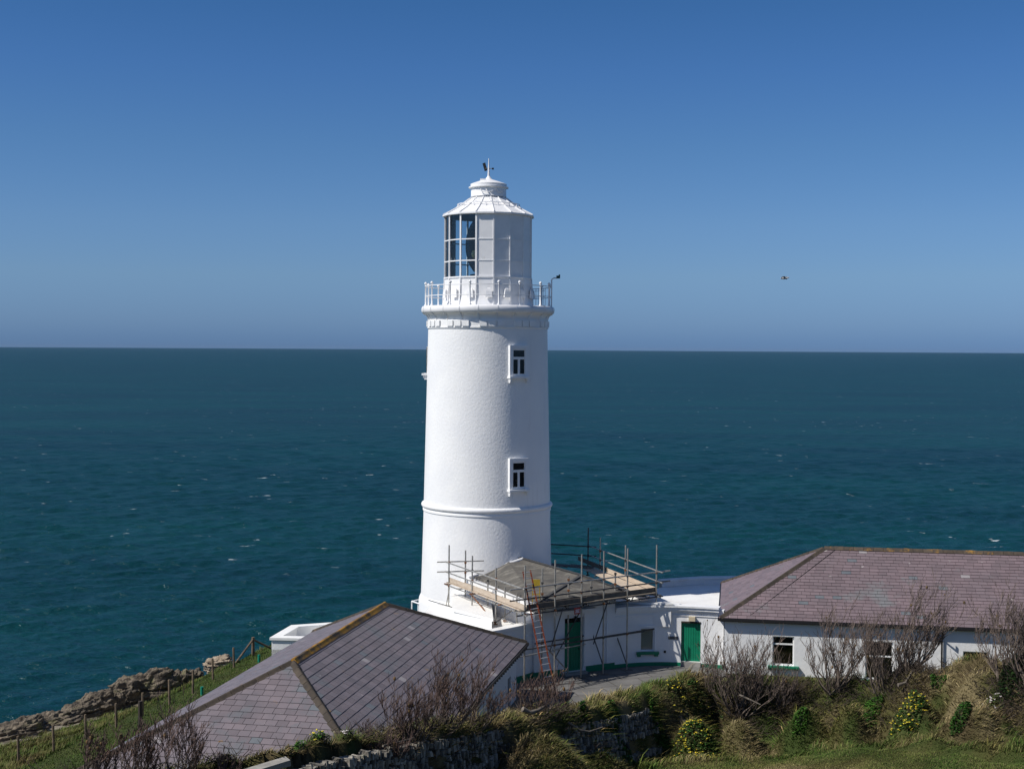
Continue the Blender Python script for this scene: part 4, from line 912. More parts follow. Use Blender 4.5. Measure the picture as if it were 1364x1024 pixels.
for z_ in (1.72,):
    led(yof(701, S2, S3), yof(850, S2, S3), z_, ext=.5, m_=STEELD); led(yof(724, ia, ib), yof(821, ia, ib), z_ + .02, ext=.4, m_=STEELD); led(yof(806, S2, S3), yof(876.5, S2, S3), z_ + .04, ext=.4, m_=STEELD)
led(yof(695, S1, S2), yof(789, ia, ib), 1.36, ext=.5, m_=STEEL)
for i in range(1, 7):   # transoms carrying the boards
    p = S2 + (S3 - S2) * (i / 6.6); q = ia + (ib - ia) * (i / 6.6); led(p, q, ZP - .06, ext=.18, m_=STEELD, name='transom')
for i in range(6):
    p = S1 + (S2 - S1) * (i / 5.5); q = ja + (ia - ja) * (i / 5.5); led(p, q, ZP - .06, ext=.2, m_=STEEL if i % 2 else RUST, name='transom')
    p = S3 + (S4 - S3) * (i / 5.2); q = ib + (inw(S4, 1.0) - ib) * (i / 5.2); led(p, q, ZP - .06, ext=.2, m_=STEELD, name='transom')
for (pa_, za_, qa_, zb2, m_) in ((yof(735, S2, S3), 1.5, yof(752, S2, S3), 3.35, STEELD), (yof(741, ia, ib), .9, yof(782, ia, ib), 3.35, STEELD), (yof(724, ia, ib), 1.75, yof(758, S2, S3), .5, STEELD), (yof(793, S2, S3), 1.5, yof(812, S2, S3), 3.4, STEELD),
                                 (yof(822, ia, ib), 1.7, yof(832, ib, S3), 3.3, STEELD), (yof(792, ia, ib), 1.75, yof(808, S2, S3), .25, STEELD), (yof(821, ia, ib), 1.8, yof(839, S2, S3), .2, STEELD), (yof(662, S1, S2), 2.40, yof(628, S1, S2), 3.32, RUST), (yof(662, S1, S2), 2.45, yof(684, S1, S2), 3.3, STEELD), (yof(594, S1, S2), 1.9, yof(600, S1, S2), 3.2, STEEL)):
    MB().tube([(pa_.x, pa_.y - .05, za_), (qa_.x, qa_.y - .05, zb2)], .028, 7).build('brace', m_, SC, 60)
nb = 0
def boards(a, b, a2, b2, k, m_, z_, over=.25):
    for i in range(k):
        t0, t1 = (i + .5) / k, (i + .5) / k; p = a + (a2 - a) * t0; q = b + (b2 - b) * t1; d_ = (q - p).normalized(); L_ = (q - p).length
        wd = ((a2 - a).length / k) * .93; h = .5 + .1 * ((i * 7) % 3 - 1); mid = p + (q - p) * h; dz = .004 * (i % 3)
        MB().beam(p - d_ * over + Zv * (z_ + dz), mid + Zv * (z_ + dz + .03) + d_ * .2, wd, .038).beam(mid + Zv * (z_ + dz - .008), q + d_ * over * .3 + Zv * (z_ + dz), wd, .038).build('board', m_, SC)
boards(S1, S2, ja, ia, 4, BOARD, ZP); boards(S2, S3, ia, ib, 4, BOARDG, ZP + .012); boards(S3, S4, ib, inw(S4, 1.05), 4, BOARD, ZP + .002, .12)
boards(S4, o_(S4, -2.2, .9), inw(S4, .9), o_(S4, -2.2, .2), 2, BOARDG, ZP + .03)
for (a, b, m_, z_) in ((S1, S2, BOARD, ZP + .16), (S2 + (S3 - S2) * .03, S2 + (S3 - S2) * .5, BOARDG, ZP + .16), (S2 + (S3 - S2) * .46, S3, BOARDG, ZP + .19), (S3, S3 + (S4 - S3) * .72, BOARD, ZP + .18), (S3 + (S4 - S3) * .70, S4 + (S4 - S3) * .2, BOARDG, ZP + .21)):
    n2 = Vector(((b - a).y, -(b - a).x, 0)).normalized(); MB().beam(a - n2 * .055 + Zv * z_, b - n2 * .055 + Zv * z_, .036, .225).build('toe_board', m_, SC)
yg = [yof(713, S2, S3), yof(720, S2, S3)]; y0 = at(714, 797, 60.2)
gt = MB(); 
for dx in (-.16, .16): gt.box((y0.x + dx, y0.y, ZP + .60), .035, .035, 1.15)
gt.box((y0.x, y0.y, ZP + 1.0), .32, .03, .36); gt.box((y0.x, y0.y, ZP + .5), .32, .03, .04)
gt.build('ladder_gate', YELLOW, SC)
# warning sign tied to the front of the scaffold
ps = at(769, 813.5, 60.4)
SG = tag(MB().box(ps, .34, .012, .28, (Vector((.82, .57, 0)), Vector((-.57, .82, 0)), Zv)).build('warning_sign', SIGNR), 'small red and white sign hung under the scaffold boards above the green door', 'sign')
sx_ = Vector((.82, .57, 0)); sn_ = Vector((.57, -.82, 0)); wt = MB()
off0 = ps
for zz, ww in ((.06, .24), (.0, .20), (-.06, .25)): wt.box(ps + sn_ * .009 + Zv * zz, ww, .006, .028, (sx_, sn_, Zv))
wt.build('white_lines', WFRAME, SG)
# ladder
la, lb = Vector((1.78, 57.75, .05)), at(701.5, 760, 59.1); LD = thing('ladder', (la.x, la.y, 0), 'long red ladder leaning against the near corner of the scaffold', 'ladder')
d_ = (lb - la).normalized(); sdv = d_.cross(Vector((.3, -1, 0))).normalized()
for sg in (-1, 1): MB().beam(la + sdv * sg * .20, lb + sdv * sg * .17, .06, .035, d_.cross(sdv)).build('stile', LADR, LD)
L_ = (lb - la).length
for k in range(int(L_ / .27)):
    p = la + d_ * (.2 + .27 * k); MB().tube([p - sdv * .19, p + sdv * .19], .022, 6).build('rung', ALU, LD, 60)

# ------------------------------------------------------------------ coast: fence, rocks, posts
def ground_at(px, py):
    """where the sight line through a photo pixel meets the ground"""
    for k in range(12):
        Ys = np.arange(26, 92, .05); P = [at(px, py + 1.5 * k, Y) for Y in Ys]; hz = H(np.array([p.x for p in P]), np.array([p.y for p in P]))
        for p, h_ in zip(P, hz):
            if p.z <= h_: return Vector((p.x, p.y, float(h_)))
    return None
fp = [(25, 1016), (72, 1000), (115, 984), (155, 968), (190, 954), (226, 938), (257, 924), (284, 905), (312, 889)]
FB = [ground_at(*p) for p in fp]; FB = [p for p in FB if p is not None]
FN = thing('wire_fence', tuple(FB[len(FB) // 2]), 'timber post and wire fence along the grassy cliff top', 'fence')
tops = []
for i, p in enumerate(FB):
    tilt = Vector((random.uniform(-.05, .05), random.uniform(-.05, .05), 1.12 + random.uniform(-.06, .06))); t = p + tilt; tops.append((p, t))
    MB().tube([p - Zv * .3, t - Zv * .04, t], [.062, .055, .045], 8).build('post', TIMBER, FN, 40)
ce = ground_at(337, 871.5); MB().tube([ce - Zv * .3, ce + Zv * 1.05], [.10, .085], 8).build('corner_post', TIMBER, FN, 40)
for v in (Vector((-.55, -2.2, -.05)), Vector((1.15, .6, 0))):
    q = ce + v; q.z = H1(q.x, q.y); MB().tube([q, ce + Zv * .92], .06, 7).build('strut', TIMBER, FN, 40)
tops.append((ce, ce + Zv * 1.0)); wr = MB()
for f_ in (.35, .62, .9): wr.tube([a + (b - a) * f_ for a, b in tops], .004, 4, False)
wr.build('wire', STEELD, FN)
p = ground_at(187, 972); tag(MB().tube([p - Zv * .3, p + Zv * 1.25], [.10, .095], 8).build('timber_post', TIMBERD, None, 40), 'thick dark creosoted timber post standing alone on the lawn inside the wire fence', 'post')
tgl = ['short green tube on the lawn at the edge of the slate roof', 'short green tube on the grass near the braced corner post of the fence']
for i, (px, py) in enumerate(((269, 926), (345, 882))):
    p = ground_at(px, py); tag(MB().tube([p - Zv * .1, p + Zv * .42], .075, 8).build('tree_guard', GTUBE, None, 40), tgl[i], 'tree guard', 'green tree guards on the lawn')
def rock(c, sx_, sy_, sz_, seed, rot, m_, label, flat=.6):
    bm = bmesh.new(); bmesh.ops.create_icosphere(bm, subdivisions=6, radius=1); V = np.array([v.co[:] for v in bm.verts]); F = np.array([[v.index for v in f.verts] for f in bm.faces]); bm.free()
    P = V / np.power((np.abs(V) ** 3.2).sum(1), 1 / 3.2)[:, None]              # squarish block
    n1 = fbm(P[:, 0] * 1.6 + seed, P[:, 1] * 1.6 + P[:, 2] * .9, seed, 4); lay = np.floor((P[:, 2] + .25 * P[:, 0] + .1 * n1) * 6) ; hsh = ((np.sin(lay * 12.9 + seed) * 43758.5) % 1)
    n2 = fbm(P[:, 0] * 4 + seed, P[:, 1] * 4 + 3 * P[:, 2], seed + 9, 4)
    k = 1 + .30 * n1 + .30 * (hsh - .5) + .20 * n2; P = P * k[:, None]; P[:, 2] += .12 * n2 * (P[:, 2] > .3)
    ca, sa = math.cos(rot), math.sin(rot); X = P[:, 0] * sx_; Y = P[:, 1] * sy_; Z = P[:, 2] * sz_ + .16 * X
    W = np.stack([c[0] + X * ca - Y * sa, c[1] + X * sa + Y * ca, c[2] + Z], 1)
    o = np_mesh('rock_outcrop', W, F, m_); tag(o, label, 'rock', 'rock outcrops along the cliff edge' if m_ is ROCK else None); return o
def edge_pt(px, py, Y): return at(px, py, Y)
RK = [(edge_pt(128, 938, 76.5), .95, .8, .55, 0.3, 'rounded flat topped boulder standing proud on the cliff edge'),
      (edge_pt(150, 944, 77.0), .55, .6, .7, .9, 'dark cleft block between the rounded boulder and the long layered outcrop'),
      (edge_pt(190, 921, 79.5), 1.75, 1.1, .85, .35, 'long layered outcrop with a flat top, biggest of the cliff edge rocks'),
      (edge_pt(162, 935, 78.3), .9, .8, .62, .2, 'low tilted slab leaning against the long layered outcrop'),
      (edge_pt(240, 908, 82.5), .8, .7, .55, .5, 'small ochre topped rock between the long outcrop and the pale rock'),
      (edge_pt(258, 902, 84.0), .55, .7, .35, .4, 'lowest flat rock just short of the pale rock'),
      (edge_pt(60, 966, 71.0), 1.3, 1.0, .5, .5, 'broad cracked ledge of rock down the cliff edge from the rounded boulder'),
      (edge_pt(20, 976, 68.5), 1.4, 1.2, .5, .6, 'broken ledge of rock where the cliff leaves the picture'),
      (edge_pt(100, 953, 74.0), 1.1, .7, .42, .7, 'thin stepped ledge just below the rounded boulder'),
      (edge_pt(84, 968, 70.5), .9, .6, .3, .4, 'small low rock in the scree above the broad cracked ledge')]
for i, (c, a, b, h, ro, lb_) in enumerate(RK): rock(c - Zv * h * .20, a * 1.08, b, h * 1.4, 100 + 13 * i, ro, ROCK, lb_)
pr = ground_at(292, 884) or at(292, 884, 84); c = at(291, 884, 86); rock(c, .80, .7, .42, 333, .25, ROCKP, 'pale cream rock topping the cliff edge behind the wire fence')
#PART4
# ------------------------------------------------------------------ the stone hedge
seg_pts = HP[4:13]
hs = [0.0]
for a, b in zip(seg_pts, seg_pts[1:]): hs.append(hs[-1] + math.hypot(b[0] - a[0], b[1] - a[1]))
st = MB(); rr = random.Random(5)
tx0 = Vector(seg_pts[3][:3])
HG = thing('stone_hedge', (float(seg_pts[3][0]), float(seg_pts[3][1]), float(seg_pts[3][2] - 2)), 'dark dry stone hedge wall of upright slates below the turf, running up to the court', 'wall')
row = 0; zf = .17
while zf < .95:
    t = 0.0
    while t < hs[-1]:
        wd = rr.uniform(.055, .15); i = min(len(hs) - 2, max(k for k in range(len(hs) - 1) if hs[k] <= t)); f = (t - hs[i]) / (hs[i + 1] - hs[i]); A = seg_pts[i] * (1 - f) + seg_pts[i + 1] * f
        d = Vector((seg_pts[i + 1][0] - seg_pts[i][0], seg_pts[i + 1][1] - seg_pts[i][1], 0)).normalized(); n = Vector((d.y, -d.x, 0)); fr = zf + rr.uniform(-.02, .02)
        tt = .5 + (fr - .5) * .75; p = Vector((A[0], A[1], A[2] - A[3] * fr)) + n * (.30 + A[4] * tt + rr.uniform(-.05, .07)); q = p + n * .16
        gap = float(fbm(np.array([t * .45]), np.array([row * .35]), 201, 3)[0]); g0 = H1(q.x, q.y)
        if (t < hs[4] or fr > .25) and t < hs[6] + 1.5 and gap < (.30 if t < hs[3] else .16) and g0 < p.z + .12:
            hh = rr.uniform(.17, .33); tw = rr.uniform(-.18, .18); x = (d + Zv * tw * .4).normalized(); z_ = (Zv - d * tw * .5 - n * rr.uniform(-.1, .25)).normalized(); y_ = z_.cross(x).normalized()
            c = p - n * .10; k = len(st.v); st.box(c, wd * .78, rr.uniform(.26, .40), hh * rr.uniform(.6, 1), (x, y_, z_))
            for v in range(k, k + 8): st.v[v] = tuple(st.v[v][m_] + rr.uniform(-.022, .022) for m_ in range(3))
        t += wd
    row += 1; zf += .105
st.build('stone_facing', SLATESTONE, HG)
c0, c1 = at(322, 1032, 33.2), at(384, 1013, 33.8)
SB = MB(); SB.beam(c0, c1, .36, .15); k = len(SB.v)
tag(SB.build('stone_slab', mat('grey_lichened_stone', (.30, .29, .265), (.20, .195, .18), .9, 2.5, 7, .6, 10, .03, stain=[((.36, .35, .30), 2, .58, .7)])), 'flat grey coping stone at the foot of the near slate roof', 'stone')

# ------------------------------------------------------------------ grass
def blades(n, xr, yr, keep, hgt, wid, lean, seed, tint=1.0, slope_keep=False, drop=.35):
    g = np.random.default_rng(seed); x = g.uniform(*xr, n); y = g.uniform(*yr, n); k = keep(x, y, g); x, y = x[k], y[k]; n = len(x)
    z = H(x, y); e = .15; gx_ = (H(x + e, y) - H(x - e, y)) / (2 * e); gy_ = (H(x, y + e) - H(x, y - e)) / (2 * e)
    sl = np.hypot(gx_, gy_) + 1e-6; steep = np.clip(sl / 1.2, 0, 1)
    if slope_keep:
        k = g.uniform(0, 1, n) < .42 + .5 * np.clip(sl / 1.4, 0, 1.2); x, y, z, gx_, gy_, sl, steep = (q[k] for q in (x, y, z, gx_, gy_, sl, steep)); n = len(x)
    cl = fbm(x * .9, y * .9, seed + 5, 3); ang = cl * 5 + g.uniform(-.9, .9, n)
    lx = -gx_ / sl * steep * 1.1 + .45 + .55 * np.cos(ang); ly = -gy_ / sl * steep * 1.1 + .55 * np.sin(ang); ll = np.hypot(lx, ly) + 1e-6; lx, ly = lx / ll, ly / ll
    h = hgt * g.uniform(.45, 1.25, n) * (.75 + .8 * np.clip(cl + .3, 0, 1)); ln = lean * h * g.uniform(.4, 1.3, n) * (.6 + .7 * steep); up = h * (1 - .45 * steep)
    w_ = wid * g.uniform(.6, 1.3, n); a = g.uniform(0, np.pi, n); wx, wy = np.cos(a) * w_, np.sin(a) * w_
    P = np.zeros((n, 5, 3)); P[:, 0] = np.stack([x - wx, y - wy, z - .03], 1); P[:, 1] = np.stack([x + wx, y + wy, z - .03], 1)
    mx_, my_, mz = x + lx * ln * .4, y + ly * ln * .4, z + up * .68
    P[:, 2] = np.stack([mx_ - wx * .7, my_ - wy * .7, mz], 1); P[:, 3] = np.stack([mx_ + wx * .7, my_ + wy * .7, mz], 1)
    P[:, 4] = np.stack([x + lx * ln, y + ly * ln, z + up * (1 - drop * g.uniform(0, 1, n) * (steep + .3))], 1)
    base = np.arange(n)[:, None] * 5; F = np.concatenate([base + np.array([[0, 1, 3]]), base + np.array([[0, 3, 2]]), base + np.array([[2, 3, 4]])], 0)
    c, _ = turf_colour(x + g.normal(0, .25, n), y + g.normal(0, .25, n), z); v = np.exp(g.normal(0, .34, n))[:, None] * tint; c = c * v; dry = g.uniform(0, 1, n)[:, None] < .14; c = np.where(dry, c * .5 + np.array((.21, .165, .085)) * .5, c)
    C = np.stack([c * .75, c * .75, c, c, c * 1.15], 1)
    return P.reshape(-1, 3), F, C.reshape(-1, 3)
def keep_bank(x, y, g):
    d, zc, dr, fw = ground_parts(x, y); st_ = (d > .36) & (d < .5 + fw) & (x < 8.2) & (fw < 1.3); pavm = (d < -1.1) & (x > -2)
    return (d > -2.0) & ((d < fw + 1.5) | (mound(x, y) > .12)) & ~pavm & (~st_ | (fbm(x * .8, y * .8, 301, 3) > .22) | (mound(x, y) > .10)) & (g.uniform(0, 1, len(x)) < .4 + .9 * vnoise(x * 1.1, y * 1.1, 77))
def keep_tuss(x, y, g):
    return keep_bank(x, y, g) & (vnoise(x * .9, y * .9, 401) > .58) & (g.uniform(0, 1, len(x)) < .55)
def keep_field(x, y, g):
    d, zc, dr, fw = ground_parts(x, y); return (d > fw + .8) & (d < fw + 14) & (y > 36)
def keep_lawn(x, y, g):
    d, *_ = ground_parts(x, y); xl = -13 + (y - 39) * .213; dl = (xl - x) * .978; return (d < -1) & (dl > .3) & (dl < 9.6)
def keep_rough(x, y, g):
    d, *_ = ground_parts(x, y); xl = -13 + (y - 39) * .213; dl = (xl - x) * .978; e, _, _ = poly_dist(x, y, EDGE); return (d < -1) & (dl > 9.0) & (e > 5.6 - 3.0 * sstep((y - 72) / 8) + 2.4 * fbm(x * .5, y * .5, 91, 3)) & (g.uniform(0, 1, len(x)) < .3 + vnoise(x * 1.2, y * 1.2, 78))
V, F, Cc = [], [], []; o_v = 0
for args in ((620000, (-13, 27), (32.5, 60.5), keep_bank, .24, .013, 1.1, 1, 1.0, True), (120000, (-13, 27), (32.5, 60.5), keep_tuss, .46, .014, 1.3, 9, np.array((1.5, 1.35, 1.2)), True), (420000, (-4, 27), (37, 53), keep_field, .055, .010, .9, 2, 1.0),
             (150000, (-26, -9), (40, 84), keep_lawn, .075, .012, .6, 3, 1.0), (160000, (-30, -12), (42, 88), keep_rough, .24, .014, .8, 4, 1.0)):
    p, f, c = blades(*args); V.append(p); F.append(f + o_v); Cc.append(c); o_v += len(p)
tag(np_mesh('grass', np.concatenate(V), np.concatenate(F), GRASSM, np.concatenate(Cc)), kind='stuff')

# ------------------------------------------------------------------ bare, wind-bent shrubs
def bush(px, py, Y, h, spread, lean, stems, seed, label, seeds=0, density=1.0, base_r=.05, brush=1.0, name='bare_shrub'):
    rr = random.Random(seed); b = at(px, py, Y); b.z = H1(b.x, b.y) - .05; root = thing(name, tuple(b), label, 'shrub', 'bare shrubs along the hedge')
    S, T, SD = MB(), MB(), MB()
    def grow(p, d, L, r, depth, hmax):
        n = 4 if depth < 2 else 3; pts = [p]; rs = [r]; cur = p; dd = d
        for i in range(n):
            dd = (dd + Vector((rr.uniform(-.22, .22) + .03 * lean, rr.uniform(-.22, .22), .10 + rr.uniform(-.06, .12)))).normalized()
            cur = cur + dd * (L / n); pts.append(cur); rs.append(r * (1 - .5 * (i + 1) / n))
        (S if depth < 2 else T).tube(pts, rs, 5 if depth == 0 else 4 if depth == 1 else 3, False)
        if depth >= 4:
            if rr.random() < seeds: SD.ball(cur, rr.uniform(.025, .055), 4, 1.3)
            return
        k = int(round((rr.uniform(2.3, 3.6)) * density))
        for j in range(k):
            i = min(n, 1 + int(rr.random() * n)); q = pts[i] if j else pts[-1]
            az = rr.uniform(0, 6.28); nd = (dd + Vector((math.cos(az) * .55 + .10 * lean, math.sin(az) * .55, rr.uniform(.0, .45)))).normalized()
            grow(q, nd, L * rr.uniform(.52, .82), max(.0088, rs[i] * rr.uniform(.5, .72)), depth + 1, hmax)
    for k in range(stems):
        az = rr.uniform(0, 6.28); az = (0 if k % 2 else math.pi) + rr.uniform(-1.2, 1.2); fan = rr.uniform(.15, 1.75) * spread; d = Vector((math.cos(az) * fan + lean * .35, math.sin(az) * fan * .6, 1)).normalized()
        q = b + Vector((rr.uniform(-.3, .3) * spread, rr.uniform(-.25, .25) * spread, -.1)); L = h * rr.uniform(.30, .50); grow(q, d, L, base_r * rr.uniform(.6, 1.1), 0, h)
    S.build('stems', BARK, root); T.build('twigs', TWIG if px > 950 else TWIGR, root)
    if SD.f: SD.build('seed_heads', SEED, root)  # dried seed heads on the twig tips
    if brush:
        B_ = MB()
        for k in range(int(330 * brush)):
            q = b + Vector((rr.gauss(.15 * lean, .62), rr.gauss(-.25, .55), 0)) * (.6 + .5 * spread); q.z = H1(q.x, q.y) + rr.uniform(0, .2)
            az = rr.uniform(0, 6.28); d = Vector((math.cos(az) + .3 * lean, math.sin(az), rr.uniform(.1, .9))).normalized(); L = rr.uniform(.25, .6); e = q + d * L * .5 + Vector((rr.uniform(-.06, .06), 0, .04)); f = q + d * L + Vector((0, 0, rr.uniform(0, .12)))
            B_.tube([q, e, f], [.011, .008, .004], 3, False)
        B_.build('undergrowth', BRUSHD, root)
    return root
BUSH = [(120, 1040, 33.0, 1.2, .7, .5, 12, 'low purple brown bush at the picture corner, nearest the grassy slope'), (175, 1040, 33.0, 1.6, .8, .6, 14, 'wiry purple brown bush before the near slate roof, beside the picture corner'),
        (235, 1044, 33.0, 2.2, .7, .8, 9, 'tallest of the thin bushes before the near slate roof, leaning to the sea wind'), (300, 1040, 33.4, .95, .6, .5, 5, 'thin bush before the near slate roof, beside the grey coping stone'),
        (508, 985, 37.4, 1.3, .9, .6, 13, 'bush on the hedge beside the bottom of the stone hip of the near roof'), (545, 978, 38.7, 1.75, .8, .6, 15, 'twiggy bush on the hedge in front of the near roof slope, second from its hip'),
        (592, 972, 40.3, 2.15, .8, .7, 17, 'dense twiggy bush on the hedge covering the low edge of the near roof'), (632, 966, 41.8, 1.5, .9, .7, 11, 'bush on the hedge just below the eaves corner of the near cottage'),
        (712, 950, 45.6, 1.6, .8, .6, 13, 'small brown bush at the foot of the red ladder'), (745, 944, 47.2, 1.15, .7, .9, 5, 'sparse twigs beside the red ladder, nearer the green door'),
        (985, 935, 54.6, 3.1, 1.05, .25, 26, 'broad fan shaped bare bush in front of the corner of the long cottage'), (1040, 905, 54.5, 1.5, .8, .7, 6, 'low bare bush under the first window of the long cottage'),
        (1112, 912, 53.7, 2.9, .95, .4, 16, 'tall bare bush between the two windows of the long cottage'), (1178, 908, 52.4, 3.1, 1.0, .6, 17, 'largest wind bent bush, in front of the second cottage window'),
        (1215, 900, 51.9, 3.0, .9, 1.2, 10, 'bush bent low toward the downpipe of the long cottage'), (1338, 885, 48.8, 2.6, .95, .5, 14, 'bare bush at the picture edge beside the last cottage window'),
        (1368, 880, 48.0, 2.9, .9, .3, 11, 'bare bush partly cut off by the picture edge')]
for i, (px, py, Y, h, sp_, ln_, ns, lab) in enumerate(BUSH):
    bush(px, py, Y, h, sp_, ln_, ns, 40 + i, lab, seeds=.008 if px > 950 else .01, density=1.0 if px > 950 else .95, base_r=.05 if px > 950 else .028, brush=1.5 if px > 950 else .9)

# ------------------------------------------------------------------ leafy and flowering plants
def plant(px, py, Y, rad, hgt, nl, ls, seed, label, cat, greens, flowers=0, petal=None, name='leafy_plant', group=None):
    g = np.random.default_rng(seed); c = ground_at(px, py) or at(px, py, Y); gz = H1(c.x, c.y); c.z = gz
    root = thing(name, tuple(c), label, cat, group)
    th = g.uniform(0, 2 * np.pi, nl); rr_ = np.sqrt(g.uniform(0, 1, nl)) * rad * (.62 + .7 * vnoise(th * 1.3 + seed, th * .7, seed)); x = c.x + rr_ * np.cos(th); y = c.y + .75 * rr_ * np.sin(th)
    dome = np.sqrt(np.clip(1 - (rr_ / rad) ** 2, 0, 1)); lump = .7 + .5 * vnoise(x * 3, y * 3, seed); z = H(x, y) + hgt * dome * lump * np.power(g.uniform(0.05, 1, nl), .5)
    a = g.uniform(0, 2 * np.pi, nl); til = g.uniform(-.2, .9, nl); s_ = ls * g.uniform(.55, 1.3, nl)
    u = np.stack([np.cos(a) * np.cos(til), np.sin(a) * np.cos(til), np.sin(til) * .6], 1); v = np.stack([-np.sin(a), np.cos(a), g.uniform(-.4, .4, nl)], 1)
    P0 = np.stack([x, y, z], 1); P = np.stack([P0 - u * s_[:, None] * .6, P0 + v * s_[:, None] * .42, P0 + u * s_[:, None] * .8, P0 - v * s_[:, None] * .42], 1)
    P[:, 1, 2] += s_ * .15; P[:, 3, 2] += s_ * .15
    gr_ = np.array(greens); k = g.integers(0, len(gr_), nl); col = gr_[k] * g.uniform(.6, 1.4, nl)[:, None]; F_ = np.arange(nl * 4).reshape(-1, 4)
    np_mesh('foliage', P.reshape(-1, 3), F_, LEAFM, np.repeat(col, 4, 0), parent=root)
    sm = MB()
    for i in range(14):
        t = g.uniform(0, 6.28); r_ = rad * .6 * g.uniform(0, 1); q = Vector((c.x + r_ * math.cos(t), c.y + .7 * r_ * math.sin(t), 0)); q.z = H1(q.x, q.y); sm.tube([q, q + Vector((.05 * math.cos(t), .05 * math.sin(t), hgt * .75))], [.012, .006], 4, False)
    sm.build('stems', TWIG, root)
    if flowers:
        fm = MB()
        for i in range(flowers):
            r_ = rad * math.sqrt(g.uniform(0, 1)); t = g.uniform(0, 6.28); X_, Y_ = c.x + r_ * math.cos(t), c.y + .75 * r_ * math.sin(t); zz = H1(X_, Y_) + hgt * (math.sqrt(max(0, 1 - (r_ / rad) ** 2)) * .95 + .12) * g.uniform(.75, 1.1)
            s0 = g.uniform(.020, .038); fm.ball((X_, Y_, zz), s0, 5, .6)
            for j in range(3): fm.ball((X_ + g.normal(0, s0), Y_ + g.normal(0, s0), zz + g.normal(0, s0 * .5)), s0 * .6, 4, .6)
        fm.build('blossoms', petal, root)
    return root
DG = [(.018, .060, .010), (.030, .085, .014), (.045, .10, .022)]; BG = [(.04, .115, .016), (.055, .14, .02), (.03, .085, .013)]; OG = [(.07, .10, .03), (.05, .085, .025), (.10, .11, .04)]
PL_ = [(925, 988, 51.9, .95, .30, 1900, .08, DG + OG, 80, PETAL, 'yellow flowered clump on the bank below the broad fan shaped bush'), (938, 938, 54.6, .75, .32, 1500, .08, DG + OG, 12, PETAL, 'dark green leafy clump with few yellow flowers just under the broad bush'),
       (905, 928, 54.6, .65, .4, 900, .07, OG, 26, PETAL, 'small scatter of yellow flowers on the turf beside the court'), (1210, 952, 50.2, .8, .32, 1400, .08, OG + DG, 60, PETAL, 'bright yellow flowered clump on the bank below the largest bush'),
       (1280, 955, 49.3, .45, .4, 750, .09, DG, 0, None, 'dark glossy leafy plant hanging down the bank near the picture edge'), (1250, 912, 50.6, .4, .25, 500, .08, BG, 0, None, 'bright green leafy patch under the bent bush'),
       (1160, 952, 50.8, .6, .45, 1000, .10, BG, 0, None, 'bright green leafy patch at the bottom of the bank below the largest bush'), (1066, 962, 51.6, .35, .3, 420, .08, BG, 0, None, 'tiny bright green tuft of leaves beside straw coloured grass'),
       (880, 985, 50.8, .55, .4, 900, .10, BG, 0, None, 'bright green leaves at the stone hedge foot beside the yellow clump'), (828, 1000, 48.0, .6, .5, 1000, .10, BG + DG, 0, None, 'green leafy plant at the stone hedge foot between two grassy mounds'),
       (783, 970, 47.9, .45, .4, 700, .10, DG, 0, None, 'green leaves growing over the stone hedge behind the grassy mound'), (433, 994, 35.3, .4, .28, 700, .06, OG + BG, 10, PETAL, 'low green cushion with a few yellow flowers on the hedge beside the roof hip'),
       (402, 1003, 34.4, .30, .25, 500, .06, BG, 0, None, 'round green cushion at the end of the stone hedge'), (468, 990, 36.3, .34, .32, 600, .05, OG, 14, PETALW, 'grey green cushion with pale flowers on top of the stone hedge'),
       (298, 1022, 33.6, .22, .26, 500, .05, [(.10, .10, .045), (.08, .07, .03)], 0, None, 'small olive bush against the slates beside the coping stone'), (388, 1008, 34.1, .22, .24, 420, .05, [(.12, .11, .04), (.09, .07, .03)], 0, None, 'olive tuft hanging over the end of the stone hedge'),
       (1320, 945, 47.3, .5, .3, 600, .06, OG, 18, PETALW, 'pale flowered tuft on the bank near the picture edge'), (1355, 903, 47.6, .7, .6, 1700, .09, [(.012, .03, .008), (.02, .045, .012)], 0, None, 'dark evergreen mass under the bare bush at the picture edge')]
for i, (px, py, Y, ra, hg, nl, ls, gr_, fl_n, pt_, lab) in enumerate(PL_):
    plant(px, py, Y, ra, hg, nl, ls, 500 + i, lab, 'plant', gr_, fl_n, pt_, 'flowering_plant' if fl_n else 'leafy_plant', 'leafy plants on the hedge bank')
# dead branches on the bank
def branch(pts, r, label):
    q = [at(*p) for p in pts]
    for v in q: v.z = max(v.z, H1(v.x, v.y) + r * .6)
    tag(MB().tube(q, [r * k for k in np.linspace(1, .45, len(q))], 7).build('dead_branch', BARKP, None, 60), label, 'branch', 'dead branches on the bank')
branch([(696, 944, 44.6), (706, 949, 44.7), (716, 946, 44.9), (726, 940, 45.3)], .10, 'thick pale curved dead branch lying on the hedge below the ladder')
branch([(757, 962, 46.4), (772, 972, 46.5), (785, 974, 46.7), (803, 968, 47.2)], .05, 'thin dead branch trailing over the stone hedge')
branch([(1196, 912, 51.4), (1206, 909, 51.5), (1216, 904, 51.7)], .07, 'thick grey dead log under the bush bent toward the downpipe')
branch([(985, 925, 54.0), (1000, 932, 53.8), (1013, 938, 53.7)], .05, 'thin pale dead branch across the foot of the broad bush')
branch([(510, 993, 36.9), (530, 988, 37.6), (552, 982, 38.3)], .03, 'thin dead stick lying along the stone hedge top before the near roof')

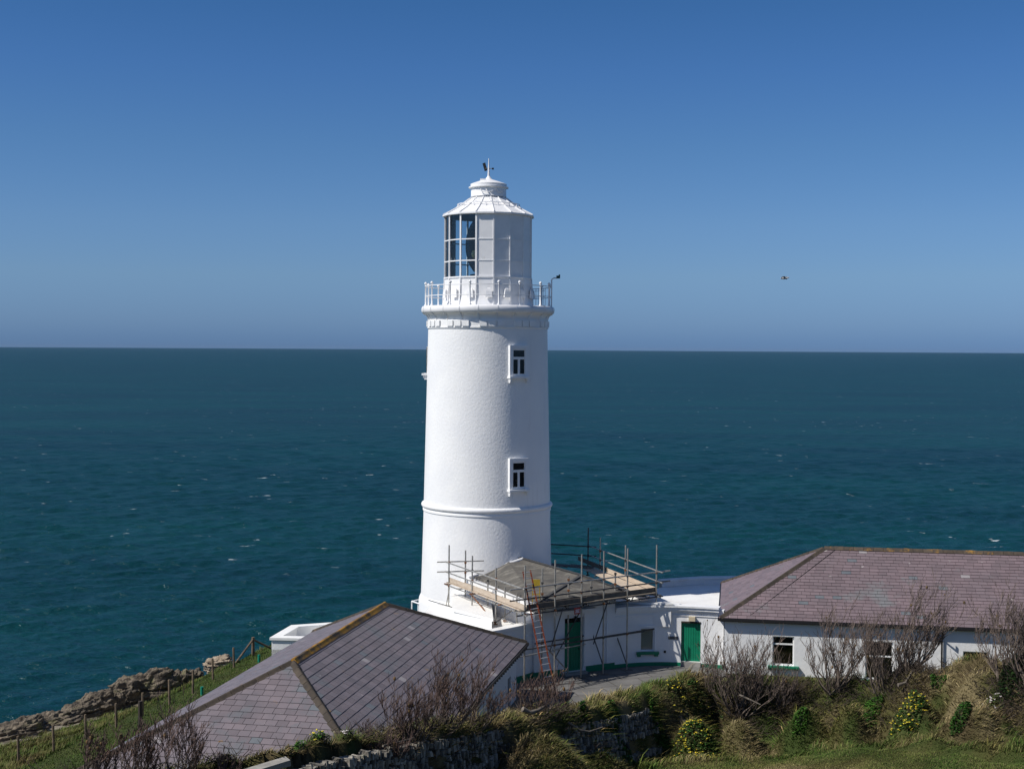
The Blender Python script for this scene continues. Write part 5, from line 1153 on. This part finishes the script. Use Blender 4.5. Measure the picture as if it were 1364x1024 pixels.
# ------------------------------------------------------------------ gull
gp = at(1045, 370.5, 95); gx_ = Vector((.86, -.5, .02)).normalized(); gy_ = Vector((.5, .86, 0)).normalized()
GU = thing('gull', tuple(gp), 'gull gliding with dark wings above the horizon', 'bird')
bd_ = MB(); prof = [(-.30, .005), (-.26, .05), (-.16, .085), (-.02, .10), (.10, .085), (.19, .055), (.24, .06), (.29, .05), (.32, .022), (.37, .006)]
vs = []
for x, r_ in prof:
    for k in range(8): t = 2 * math.pi * k / 8; vs.append(gp + gx_ * x + gy_ * (r_ * math.cos(t)) + Zv * (r_ * .9 * math.sin(t) + (.02 if x > .2 else 0)))
bd_.add(vs, [(i * 8 + k, i * 8 + (k + 1) % 8, (i + 1) * 8 + (k + 1) % 8, (i + 1) * 8 + k) for i in range(len(prof) - 1) for k in range(8)] + [tuple(range(8)), tuple(range((len(prof) - 1) * 8, len(prof) * 8))]); bd_.build('body', FEATHERW, GU, 60)
for sg in (-1, 1):
    wg = MB(); st_ = [(.06, .02, .17, .03), (.22, .10, .16, .03), (.42, .07, .13, .0), (.60, -.06, .05, -.05)]; vs = []
    for y_, z_, ch, xo in st_:
        for dx, dz in ((ch * .5, 0), (0, .02), (-ch * .5, 0), (0, -.012)): vs.append(gp + gx_ * (xo + dx) + gy_ * (sg * y_) + Zv * (z_ + dz))
    wg.add(vs, [(i * 4 + k, i * 4 + (k + 1) % 4, (i + 1) * 4 + (k + 1) % 4, (i + 1) * 4 + k) for i in range(3) for k in range(4)] + [(0, 1, 2, 3), (12, 13, 14, 15)]); wg.build('wing', FEATHERD, GU)

# ------------------------------------------------------------------ sea air: the far water fades a little toward the horizon
HM = bpy.data.materials.new('sea_haze'); HM.use_nodes = True; N = HM.node_tree.nodes; N.remove(N['Principled BSDF'])
pv_ = N.new('ShaderNodeVolumePrincipled'); pv_.inputs['Color'].default_value = (.34, .46, .66, 1); pv_.inputs['Density'].default_value = 4.5e-6; pv_.inputs['Anisotropy'].default_value = 0.0
HM.node_tree.links.new(pv_.outputs[0], N['Material Output'].inputs['Volume'])
hz = MB().box((0, 0, (SEA_Z - 8 + 30) / 2), 93000, 93000, 30 - (SEA_Z - 8)).build('haze', HM); tag(hz, kind='stuff')
